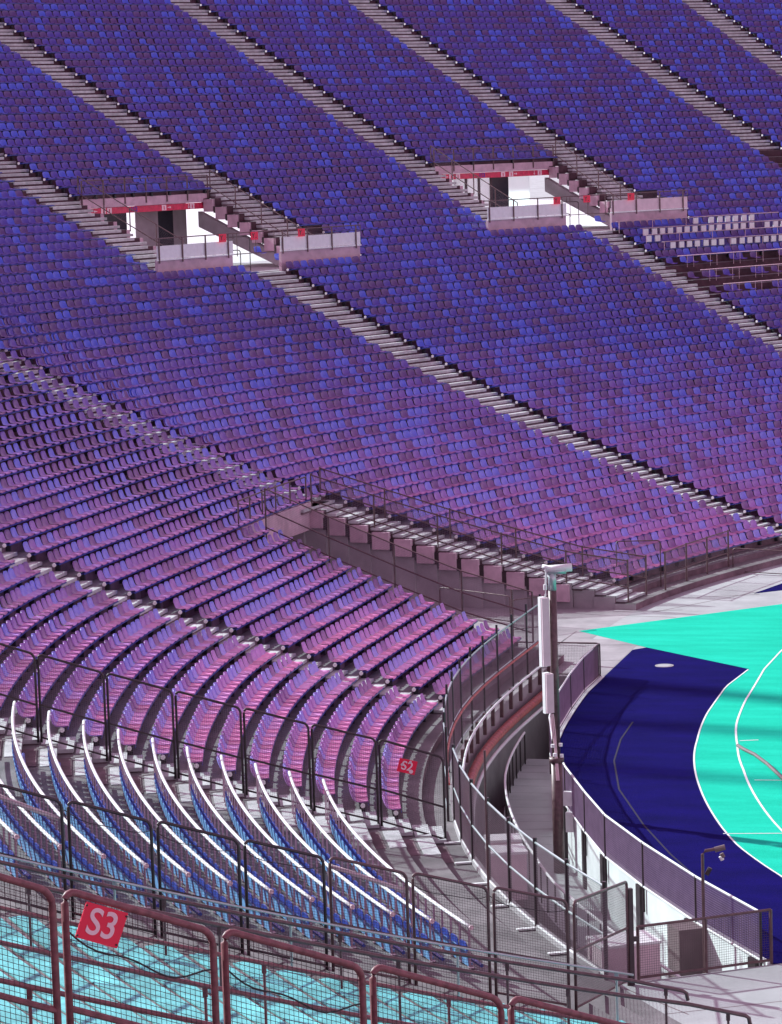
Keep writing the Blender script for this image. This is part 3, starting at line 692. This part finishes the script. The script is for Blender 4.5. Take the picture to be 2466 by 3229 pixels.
# end railing of the trench
pts = [Wp(-28.55, -2.35, G), Wp(-28.55, -3.85, G), Wp(-28.5, -5.34, G)]
long_fence('open mesh railing closing the near end of the trench', pts, (.08, 1.14), PIPE, WIRE, 1.14, .035, railr=.03, name='end_railing', cat='railing', g=.05)
mb = MB(); mb.sbox(-28.75, -28.58, -5.5, -1.46, -3.6, G+.002); o = mb.build('trench_end_wall', WALLC); tag(o, 'concrete wall closing the trench under the mesh railing', 'wall')
mb = MB()
for a in np.arange(-33, -28.6, 1.1): mb.sbox(a, a+1.1, -5.5, -1.46, G-.1, G+.003)
struct(mb.build('trench_end_paving', APRON))
# equipment boxes in the trench
for lab, s, r, sz in (('pinkish white equipment box in the trench, further one', -15.6, -2.55, (.8, .6, .95)), ('pinkish white equipment box in the trench, tallest with a flat lid', -17.6, -2.4, (.85, .75, 1.1)), ('long pale equipment box behind the mesh gate', -26.0, -3.0, (1.3, .9, 1.2))):
    z = -.62 if 'further' in lab else (-.45 if 'tallest' in lab else -.6); P = Wp(s, r, z-sz[2]/2); o = thing('equipment_box', lab, 'box', P, 'equipment boxes in the trench'); a = -th(s)
    mb = MB(); mb.box(P, sz, rz=a); rel(mb, 'body', BOXM, o); mb = MB(); mb.box(P+Vector((0, 0, sz[2]/2+.03)), (sz[0]+.06, sz[1]+.06, .06), rz=a); rel(mb, 'lid', PALE, o)
    mb = MB(); mb.box(P+Vector((0, 0, -sz[2]/2-.8)), (sz[0]*.8, sz[1]*.8, 1.6), rz=a); rel(mb, 'plinth', CONCD, o)

# big brown camera mast with speakers and a camera -------------------------
pb = Wp(-12.6, -4.15, -2.2); o = thing('camera_mast', 'brown round mast with column loudspeakers and a white camera on top', 'mast', pb)
def hh(h): return h if h < 3.3 else 3.3+(h-3.3)*.66
def up(h, dx=0, dy=0):
    h = hh(h); return pb+cr*dx+Vector((0, 0, h))+Vector((cf.x, cf.y, 0))*dy
mb = MB(); mb.tube([up(0), up(2.9)], .145, 14); mb.tube([up(2.9), up(9.2)], .105, 14); mb.tube([up(2.84), up(2.96)], .19, 14); rel(mb, 'shaft', PIPE, o, True)
for nm, h0, h1, dx in (('loudspeaker', 6.35, 8.95, -.22), ('loudspeaker', 4.55, 6.05, -.16)):
    mb = MB(); P = up((h0+h1)/2, dx, -.14); mb.box(P, (.20, .17, (h1-h0)*.66), rz=R(38)); sp = rel(mb, nm, BOXM, o)
    mb = MB(); mb.box(P+Vector((-.06, .02, 0)), (.15, .15, (h1-h0)*.66+.04), rz=R(38)); mb.build('housing', PALE, None).parent = sp
    sp.children[0].location = -Vector(o.location)
mb = MB(); mb.tube([up(9.2), up(10.0)], .10, 12); rel(mb, 'neck', TEALP, o, True)
mb = MB(); mb.tube([up(9.0, -.18, -.1), up(9.4, -.17, -.1), up(9.9, -.15, -.1)], .025, 6); mb.tube([up(9.25, -.18, -.1), up(9.45, -.18, -.1)], .05, 8); rel(mb, 'cable_tube', PALE, o)
mb = MB(); mb.tube([up(10.0, -.17, -.02), up(10.08, .5, .02)], .10, 12); mb.tube([up(10.02, -.12, .02), up(10.14, -.10, .02)], .14, 12); rel(mb, 'camera_body', PALE, o, True)
mb = MB(); mb.tube([up(9.92, -.12, -.06), up(9.95, .35, -.03)], .07, 10); rel(mb, 'camera_lens', TEALP, o, True)
mb = MB()
for j in range(3): mb.tube([up(4.5, -.12+.03*j, -.13), up(3.7, -.10+.04*j, -.17), up(3.3, .02*j-.05, -.16), up(2.4, -.02+.03*j, -.17)], .014, 5)
rel(mb, 'hanging_cables', SIGNW, o)
for dx, h in ((-.1, 3.25), (.1, 3.28), (-.05, 3.02), (.12, 3.0)):
    mb = MB(); P = up(h, dx, -.2); mb.tube([P, P+Vector((0, 0, .08))], .05, 8); rel(mb, 'connector', PALE, o)
mb = MB(); mb.box(up(1.9, .26, 0), (.22, .16, .35)); mb.box(up(1.3, .30, 0), (.20, .16, .5)); rel(mb, 'junction_box', PALE, o)
# camera pole by the end railing
pb2 = Wp(-26.2, -4.75, -2.2); o = thing('camera_pole', 'thin brown pole with a small spotlight arm behind the end railing', 'pole', pb2)
def up2(h, dx=0): return pb2+cr*dx+Vector((0, 0, h))
mb = MB(); mb.tube([up2(0), up2(3.35), up2(3.42, .06), up2(3.46, .30)], .035, 8); rel(mb, 'shaft', PIPE, o)
mb = MB(); mb.tube([up2(3.44, .26), up2(3.50, .48)], .06, 8); mb.tube([up2(3.36, .40), up2(3.28, .44)], .05, 8); rel(mb, 'lamp_head', CABB, o)
mb = MB(); mb.tube([up2(3.30, .38), up2(3.22, .42)], .045, 8); rel(mb, 'reflector', PALE, o)
mb = MB(); mb.tube([up2(2.9, .08), up2(3.05, .16)], .05, 8); rel(mb, 'lens', DARKM, o)
# slim post in front of near curved fence
b_ = Wp(-22.0, -1.15, -.5); o = thing('slim_pole', 'slim plain pole rising beside the curved fence, mid picture bottom', 'pole', b_); mb = MB(); mb.tube([b_, b_+Vector((0, 0, 3.4))], .028, 6); rel(mb, 'shaft', PIPE, o)

# ================================================================= LOWER ENTRANCE (between the two lower seat blocks)
# stepped wall under the stairs
sw = thing('stepped_wall', 'mauve concrete wall with stepped blocks under the stairs of the open entrance', 'wall', Wp(18.8, 4, G))
mw, ml, mk = MB(), MB(), MB()
for i in range(-2, 14):
    s = toward(ls('V', max(i, 0)), STEP*i, -1.78); r0 = STEP*i+.06
    ztop = tread(i)-.02; mw.sbox(s, s+.14, r0, r0+STEP, G, ztop-.52 if i > 1 else ztop)
    if i >= 1:
        ml.sbox(s-.14, s+.16, r0+.06, r0+STEP-.10, ztop-.62, ztop)
        mk.sbox(s-.16, s+.14, r0+STEP-.10, r0+STEP+.06, ztop-.42, ztop+.02)
rel(mw, 'wall_face', WALLC, sw); rel(ml, 'stepped_blocks', PINKC, sw); rel(mk, 'joint_gaps', DARKM, sw)
mb = MB()
for i in range(-2, 13):
    s = ls('VL', max(i, 0)); mb.sbox(s-.16, s, STEP*i+.06, STEP*(i+1)+.06, G, tread(i)-.02)
o = mb.build('side_wall', WALLC); tag(o, 'concrete side wall at the left of the open entrance', 'wall')
lp = thing('entrance_landing', 'concrete landing slab over the dark back of the open entrance', 'slab', Wp(17, 10.5, 2.2))
mb = MB(); mb.sbox(13.2, 19.2, 10.2, 10.46, 2.15, zr(13)-.06); rel(mb, 'edge_beam', PINKC, lp)
mb = MB(); mb.sbox(13, 22, 13.6, 13.9, G, 3.2); rel(mb, 'back_wall', DARKM, lp)
LB = [Wp(s, 10.4, zr(13)-.1) for s in np.linspace(13.3, 19.2, 6)]
long_fence('railing with upright posts across the top of the open entrance', LB, (.95,), PIPE, LWIRE, .95, .03, .35, wires=False, railr=.03, name='landing_railing', cat='railing')
def slope_fence(label, f_s, rr, h, hs, M=PIPE, wm=LWIRE, below=.5, n=5, name='stair_fence'):
    pts = [Wp(f_s(r), r, zr(max(r, 0)/.8)) for r in np.linspace(rr[0], rr[1], n)]
    return long_fence(label, pts, hs, M, wm, h, .032, below, railr=.026, g=.06, name=name, t=.003)
slope_fence('mesh railing down the left side of the open entrance, two rails', lambda r: ls('VL', max(r, 0)/.8)+.1, (9.6, -.5), 1.5, (.15, .78, 1.5), n=5)
slope_fence('mesh railing down the left edge of the open entrance stairs', lambda r: toward(ls('V', max(r, 0)/.8), r, -1.62), (10.2, -1.2), 1.05, (.05, 1.0), n=6)
slope_fence('mesh railing down the right edge of the open entrance stairs', lambda r: ls('V', max(r, 0)/.8)+.15, (10.6, -1.2), .95, (.12, .9), n=6)
# gates and panels on the paving in front of it
def gp2(label, a, b, h=1.0, z=G, M=PIPE): return frame_panel(label, Wp(a[0], a[1], z), Wp(b[0], b[1], z), h, 'low mesh gates before the open entrance', M=M, rad=.022, mid=(), bot=.06, wm=LWIRE, cat='gate')
def AT(x, y, z):
    d = cf+cr*((x-1233)/9490.75)-cu*((y-1614.5)/9490.75); t_ = (z-CAMP[2])/d.z; return cp+d*t_
def gpx(label, p0, p1, z, h): return frame_panel(label, AT(p0[0], p0[1], z), AT(p1[0], p1[1], z), h, 'low mesh gates before the open entrance', M=PIPE, rad=.022, mid=(), bot=.06, wm=LWIRE, cat='gate')
gpx('low mesh gate before the stairs, leftmost of three', (1505, 1896), (1704, 1888), G+.22, 1.0)
gpx('low mesh gate before the stairs, between its two neighbours', (1711, 1887), (1870, 1874), G+.12, 1.02)
gpx('mesh panel just right of the pale post, below the first seats', (1946, 1872), (2085, 1869), G, 1.95)
gpx('mesh panel left of the camera mast head, standing on the paving', (1618, 1992), (1745, 1975), G, 1.1)
gpx('low mesh panel beside the last seats of the left block', (1389, 1935), (1610, 1965), G+.1, .95)
P = AT(1882, 1871, G); o = thing('pale_post', 'short pale pinkish post between the low mesh gates', 'post', P); mb = MB(); mb.tube([P, P+Vector((0, 0, 1.0))], .085, 8); rel(mb, 'shaft', BOXM, o); mb = MB(); mb.tube([P+Vector((0, 0, .9)), P+Vector((0, 0, 1.06))], .10, 8); rel(mb, 'head', PIPE, o)
P = AT(1618, 2020, G); o = thing('tall_post', 'tall brown fence post at the end of the left block', 'post', P); mb = MB(); mb.tube([P, P+Vector((0, 0, 1.75))], .04, 6); rel(mb, 'shaft', PIPE, o)
A = AT(1625, 2085, G); B = AT(1900, 2085, G)
# open fence before the first far rows
pts = [AT(2099, 1880, G), AT(2166, 1852, G), AT(2231, 1829, G), AT(2298, 1806, G)]
long_fence('brown fence with upright posts before the lowest far seats', pts, (.18, .78, 1.62), PIPE, LWIRE, 1.66, .035, wires=False, railr=.024, name='front_fence')
mb = MB()
for a, b in zip(pts[:-1], pts[1:]): wire_fill(mb, a, b, .8, 1.6, .05, .0022)
o = mb.build('wire_screen', LWIRE); tag(o, 'fine wire screen in the upper half of the brown front fence', 'screen')
gpx('mesh panel at the right edge before the lowest far seats', (2312, 1806), (2520, 1818), G, .95)
gpx('mesh panel continuing past the right edge', (2524, 1818), (2700, 1830), G, .95)
# drain covers
for lab, p, sx in (('round drain cover ringed with yellow on the paving', (1860, 1899), .36), ('pale oval cover set in the blue turf', (2095, 2100), .30)):
    P = AT(p[0], p[1], G); o = thing('drain_cover', lab, 'drain cover', P); mb = MB(); mb.tube([P+Vector((0, 0, .0)), P+Vector((0, 0, .02))], sx, 20); rel(mb, 'ring', mat('yellow_ring', (.35, .36, .10), .7) if sx > .33 else WALLC, o)
    mb = MB(); mb.tube([P+Vector((0, 0, .0)), P+Vector((0, 0, .026))], sx*.72, 20); rel(mb, 'lid', APRON, o)
# hose on the turf
hp = [(2326, 2356), (2345, 2368), (2380, 2385), (2420, 2415), (2470, 2462), (2540, 2540), (2600, 2620)]
mb = MB(); mb.tube([AT(x_, y_, G)+Vector((0, 0, .05)) for x_, y_ in hp], .05, 8); tag(mb.build('hose', CABB, smooth=True), 'thick dark hose curving across the turquoise turf', 'hose')

# ================================================================= UPPER ENTRANCES
def entrance(which, sL, sR, i0, ib, floor, pL, pR, num, white):
    """i0 first row above parapet, ib row of the lintel"""
    rp = STEP*(i0-.3)+.0; zt = zr(i0)
    side = 'left' if which == 0 else 'right'
    for nm, (a, b) in (('left', pL), ('right', pR)):
        o = thing('parapet', f'pink concrete parapet with pale panels, {nm} part below the {side} upper entrance', 'parapet', Wp((a+b)/2, rp, zt))
        mb = MB(); mb.sbox(a, b, rp-.02, rp+.14, tread(i0-2), zt+.50); rel(mb, 'base', PINKC, o)
        mb = MB(); mb.sbox(a-.05, b, rp-.06, rp-.03, zt+.54, zt+1.12, ds=.9); rel(mb, 'panel', PALE if nm == 'left' or which == 0 else BOXM, o)
        mb = MB(); mb.sbox(a-.08, b+.02, rp-.10, rp-.02, zt+.47, zt+.53); rel(mb, 'ledge', PALE, o)
        mb = MB(); mb.tube([Wp(s, rp-.08, zt+1.45) for s in np.linspace(a-.3, b, 8)]+[Wp(b, rp-.08, zt+1.2)], .026, 6); rel(mb, 'top_rail', PIPE, o)
        mb = MB(); wire_fill(mb, Wp(a, rp-.08, zt), Wp(b, rp-.08, zt), 1.1, 1.45, .06, .002); rel(mb, 'wire_mesh', LWIRE, o)
        for s in np.linspace(a, b-.3, 4): mb = MB(); mb.sbox(s, s+.045, rp-.13, rp-.09, zt+.36, zt+1.45); rel(mb, 'post', PIPE, o)
        if nm == 'right' or which == 0:
            pass
    # rails linking the two parapets
    mb = MB(); mb.tube([Wp(s, rp-.08, zt+1.45) for s in np.linspace(pL[1], pR[0]-.3, 4)], .026, 6); mb.tube([Wp(s, rp-.08, zt+.50) for s in np.linspace(pL[1], pR[0]-.3, 4)], .02, 6)
    for s in np.linspace(pL[1]+.2, pR[0]-.4, 3): mb.tube([Wp(s, rp-.08, zt+.4), Wp(s, rp-.08, zt+1.45)], .02, 5)
    tag(mb.build('gate_railing', PIPE), f'brown railing between the two parapets of the {side} upper entrance', 'railing')
    # signs
    tdir = (Wp(pL[1], rp)-Wp(pL[0], rp))
    for j, (s, tx) in enumerate(((pL[1]-.6, 'Y'), (pR[0]-1.5, 'Y'), (pR[0]+1.0, 'Y'))):
        pos = ['on the left parapet', 'between the two parapets', 'on the right parapet'][j]
        o, x, u, n = sign('letter_sign', f'small red sign with a black Y {pos} of the {side} upper entrance', Wp(s, rp-.16, zt+1.28), tdir, (0, 0, 1), .50, .36, RED, 'Y', .30, SIGNK, shift=(-.08, 0), off=.006)
        mb = MB(); mb.tube([x*.10-u*.08+n*.007, x*.10-u*.08+n*.012], .03 if j else .02, 7); mb.build('mark', SIGNK if j != 2 or which == 0 else REDB, o)
    # lintel, sign band
    rb = STEP*ib+.06; zl = tread(ib)
    o = thing('lintel', f'concrete beam with a red sign band over the {side} upper entrance', 'beam', Wp((sL+sR)/2, rb, zl))
    mb = MB(); mb.sbox(sL+.2, sR, rb-.1, rb+.25, zl-.55, zl-.13); rel(mb, 'beam', PINKC, o)
    bd = MB(); bd.sbox(sL+.5, sR-.05, rb-.04, rb-.01, zl-.86, zl-.565); bdo = rel(bd, 'sign_band', REDB, o)
    td = Wp(sR, rb)-Wp(sL, rb); x = td.normalized(); u = Vector((0, 0, 1)); n = x.cross(u).normalized()
    if n.dot(cp-Wp(sL, rb)) < 0: n = -n
    zc = zl-.71; L = sR-sL
    for f in (.20, .245, .66, .88) if which == 0 else (.18, .235, .60, .665, .895):
        mb = MB(); P = Wp(sL+L*f, rb-.05, zc); mb.hexa([P+x*a+u*b+n*.004 for a, b in ((-.15, -.13), (.15, -.13), (.15, .13), (-.15, .13))], [P+x*a+u*b+n*.014 for a, b in ((-.15, -.13), (.15, -.13), (.15, .13), (-.15, .13))]); rel(mb, 'pictogram', SIGNW, o)
        mb = MB(); mb.hexa([P+x*a+u*b+n*.015 for a, b in ((-.03, -.10), (.03, -.10), (.03, .08), (-.03, .08))], [P+x*a+u*b+n*.018 for a, b in ((-.03, -.10), (.03, -.10), (.03, .08), (-.03, .08))]); rel(mb, 'figure', REDB, o)
    for f, tx, MM, sz in ((.43, num, SIGNB, .30), (.70, '\u2192', SIGNW, .26), (.85, '\u2193', SIGNW, .26), (.14, '\u2190', SIGNW, .26)):
        P = Wp(sL+L*f, rb-.06, zc)-Vector(o.location)+n*.012
        if tx in '\u2192\u2193\u2190':   # arrows as small shapes
            mb = MB(); d = {'\u2192': x, '\u2193': -u, '\u2190': -x}[tx]; e = u if d != -u else x
            if tx == '\u2193': e = x
            mb.q(P-d*.12-e*.018, P+d*.05-e*.018, P+d*.05+e*.018, P-d*.12+e*.018); mb.q(P+d*.02-e*.07, P+d*.12, P+d*.02+e*.07); mb.build('arrow', SIGNW, o)
        else:
            mtx = Matrix((x, u, x.cross(u))).transposed().to_4x4(); mtx.translation = P; text_mesh(tx, sz, MM, mtx, o, off=.008)
    # railing above the lintel
    tp = [Wp(s, rb-.12, zl-.13) for s in np.linspace(sL+.25, sR, 7)]
    long_fence(f'dark railing along the top of the {side} upper entrance', tp, (.2, .86), PIPE, LWIRE, .86, .04, .30, railr=.022, name='top_railing', cat='railing', g=.07, t=.0018)
    # side railings down the stairs
    for nm, s_, r_end, off in (('left', sL+.1, rp+1.0, 0), ('right', sR+.15, rp+.6, 0)):
        pp = [Wp(s_+(0 if nm == 'right' else (.0)), r, zr(r/.8)) for r in np.linspace(rb-.1, r_end, 5)]
        long_fence(f'sloping mesh railing down the {nm} side of the {side} upper entrance', pp, (.12, .90), PIPE, LWIRE, .90, .03, .15, railr=.026, name='stair_railing', cat='railing', g=.07, t=.0018)
    # walls and stepped soffit
    o = thing('entrance_walls', f'side walls and stepped stair beam of the {side} upper entrance', 'wall', Wp(sR, rb-3, floor)); mw, ml, mk = MB(), MB(), MB()
    for i in range(i0+1, ib):
        r0 = STEP*i+.06; zt_ = tread(i)-.02
        mw.sbox(sL-.02, sL+.16, r0, r0+STEP, tread(i)-.42, zt_)
        ml.sbox(sR+.05-.30, sR+.05+.1, r0+.05, r0+STEP-.12, zt_-.62, zt_-.02); mk.sbox(sR-.22, sR+.1, r0+STEP-.12, r0+STEP+.05, zt_-.30, zt_+.02)
    rel(mw, 'left_beam', PINKC, o); rel(ml, 'stepped_blocks', PINKC, o); rel(mk, 'joint_gaps', DARKM, o)
    st = MB(); P0, P1 = Wp(sR-.1, rb+.3, zl-1.0), Wp(sR-.1, rp+1.2, floor+.05); P2, P3 = Wp(sR-.1, rp+2.4, floor+.02), Wp(sR-.1, rb+.3, zl-1.75)
    n_ = Vector((.12, .0, 0)); st.hexa([P0-n_, P1-n_, P2-n_, P3-n_], [P0+n_, P1+n_, P2+n_, P3+n_]); rel(st, 'stringer', WALLC, o)
    # inside
    zc = tread(ib)-.9; rI = rb+1.6
    def pan(name, lab, a, b, z0, z1, M, r=rI, grp=None, cat='panel'):
        mb = MB(); mb.sbox(a, b, r, r+.05, z0, z1, ds=2); tag(mb.build(name, M), lab, cat, grp)
    if not white:
        pan('notice_board', 'dark board inside the left upper entrance', sL+2.25, sL+3.6, floor+1.0, zc+.3, GLASS, cat='board')
        pan('poster_panel', 'bright white poster panel inside the left upper entrance', sL+1.45, sL+2.2, floor+.9, zc+.3, GLOW)
        pan('counter_front', 'bright counter front inside the left upper entrance', sL+1.7, sL+4.0, floor+.2, floor+.72, GLOW, r=rI-.3, cat='counter')
        pan('concrete_pier', 'grey concrete pier inside the left upper entrance', sL+3.9, sL+5.0, floor, zc+.6, WALLC, r=rI-.2, cat='pier')
        pan('dark_door', 'dark doorway inside the left upper entrance', sL+5.0, sL+5.9, floor, zc+.6, GLASS, r=rI, cat='door')
        pan('inner_wall', 'grey inner wall at the right inside the left upper entrance', sL+5.9, sR+.2, floor, zc+.9, WALLC, r=rI+.1, cat='wall')
        pan('lit_window', 'small bright window low inside the left upper entrance', sL+5.9, sL+6.9, floor+.35, floor+.75, GLOW, cat='window')
    else:
        pan('dark_screen', 'dark glass screen at the left inside the right upper entrance', sL+.9, sL+1.9, floor+.9, zc+.4, GLASS, r=rI, cat='screen')
        for j, (a, b) in enumerate(((1.95, 2.5), (2.68, 3.2), (3.33, 3.85))):
            nmj = ['leftmost', 'middle', 'right hand'][j]
            pan('white_door', f'{nmj} white backlit door leaf in the right upper entrance', sL+a, sL+b, floor, zc+.25, GLOW, r=rI-.8, grp='white door leaves', cat='door')
            mb = MB(); mb.sbox(sL+b+.02, sL+b+.12, rI-.85, rI-.78, floor, zc+.3); tag(mb.build('door_post', DARKM), f'dark post right of the {nmj} white door leaf', 'post', 'dark door posts')
        pan('glass_door', 'dark glass double door in the right upper entrance', sL+4.0, sL+5.0, floor, zc+.2, GLASS, r=rI-.6, cat='door')
        pan('white_wall', 'bright white wall at the right inside the right upper entrance', sL+5.0, sL+6.9, floor, zc+.6, GLOW, r=rI+.6, cat='wall')
    for j, (a, h) in enumerate(((1.3, 1.0), (2.6, 1.0), (3.1, 1.6))):
        A = Wp(sL+a, rp+2.2, floor); B = Wp(sL+a+.9, rp+1.6, floor); mb = MB(); rounded_frame(mb, A, B, 0, h, .022); tag(mb.build('hoop_barrier', DARKM), f'dark hoop barrier on the floor of the {side} upper entrance, {od(j+1)} from its left', 'barrier', 'hoop barriers in the upper entrances')
entrance(0, 33.45, 39.9, 36, 45, 10.2, (31.4, 35.2), (37.75, 42.05), '112', False)
entrance(1, 53.2, 59.9, 38, 47, 10.85, (50.8, 55.25), (57.85, 62.1), '113', True)

# ================================================================= PRESS DESKS in the right block
def desk(label, r, z, a, b, boxes, group='long press desks in the right block'):
    o = thing('press_desk', label, 'desk', Wp(a, r, z), group)
    mb = MB(); mb.sbox(a, b, r-.02, r+.16, z-.03, z, ds=2); mb.tube([Wp(s, r-.05, z) for s in np.linspace(a, b, 8)], .018, 5); rel(mb, 'top', PINKC, o)
    for s in np.arange(a+.05, b, 1.9): mb = MB(); mb.tube([Wp(s, r, z-.62), Wp(s, r, z)], .016, 5); rel(mb, 'leg', SIGNW, o)
    mb = MB(); mb.sbox(a, b, r+.02, r+.05, z-.42, z-.36, ds=2); rel(mb, 'cable_tray', NAVY, o)
    for (p, q) in boxes:
        s = p; k = 0
        while s < q-.25:
            w_ = .28; mb = MB(); mb.sbox(s, s+w_, r-.03, r+.03, z-.36, z-.05); rel(mb, 'monitor_box', PALE, o)
            mb = MB(); mb.tube([Wp(s+w_+.05, r-.03, z-.04), Wp(s+w_+.02, r-.05, z-.34)], .010, 4); mb.tube([Wp(s+w_+.10, r-.03, z-.04), Wp(s+w_+.10, r-.05, z-.34)], .010, 4); rel(mb, 'cables', DARKM, o)
            s += w_+(.17 if k % 3 else .22); k += 1
desk('pink topped press desk, uppermost of four, few white boxes', 29.35, 11.39, 57.6, 66.8, [(61.85, 62.3), (62.75, 65.8)])
desk('press desk with a full row of white boxes, second from the top', 28.55, 11.0, 58.35, 72, [(58.4, 65.0), (65.4, 68.5)])
desk('press desk nearly without boxes, third from the top', 27.75, 10.68, 57.9, 72, [(57.95, 58.75)])
desk('lowest press desk with a long row of white boxes', 26.95, 10.32, 58.3, 72, [(58.7, 62.0), (62.2, 68)])
for j, (i, z) in enumerate(((32, 9.62), (30, 8.94), (28, 8.26))):
    r = STEP*i-.1; lab = ['upper', 'middle', 'lowest'][j]
    o = thing('glass_rail', f'thin pale rail on slim posts before sparse seats, {lab} of three', 'rail', Wp(58, r, z), 'thin rails of the sparse rows')
    mb = MB(); mb.tube([Wp(s, r, z) for s in np.linspace(57.95, 70, 12)], .022, 5); rel(mb, 'rail', SIGNW, o)
    for s in np.arange(58.5, 69, 1.35):
        mb = MB()
        for d in (0, .38): mb.tube([Wp(s+d, r, z-.60), Wp(s+d, r, z)], .013, 4)
        rel(mb, 'posts', SIGNW, o)
# unseen tubes added to cast the soft shadow bands on the turf
def shade_tube(j, p, q, rad, H=46):
    p, q = Vector(p+(G,)), Vector(q+(G,)); d = (q-p).normalized(); off = SUNV*(H/SUNV.z)
    mb = MB(); mb.tube([p-d*25+off, q+d*25+off], rad, 8); tag(mb.build('shadow_tube', TEALP), f'unseen tube added high over the pitch for its shadow, {od(j)} of three', 'cable', 'added shadow tubes over the pitch')
shade_tube(1, (3.59, 6.71), (9.32, 4.3), .62); shade_tube(2, (4.2, .6), (9.6, -.7), .42); shade_tube(3, (5.15, -5.7), (8.44, -6.5), .36)
sm = MB()
def _rib(pts, wd, z):
    for a_, b_ in zip(pts[:-1], pts[1:]):
        a, b = Vector((a_[0], a_[1], z)), Vector((b_[0], b_[1], z)); n = Vector((-(b-a).y, (b-a).x, 0)).normalized()*wd/2; sm.q(a-n, b-n, b+n, a+n)
_rib([(5.6, .5), (5.65, -2), (5.93, -4.85), (6.64, -8.35), (7.9, -12.28), (8.97, -15.12), (10.2, -18)], .05, G+.013)
struct(sm.build('turf_seam', mat('seam_dark', (.004, .0, .035), .9)))
print('objects', len(bpy.data.objects))
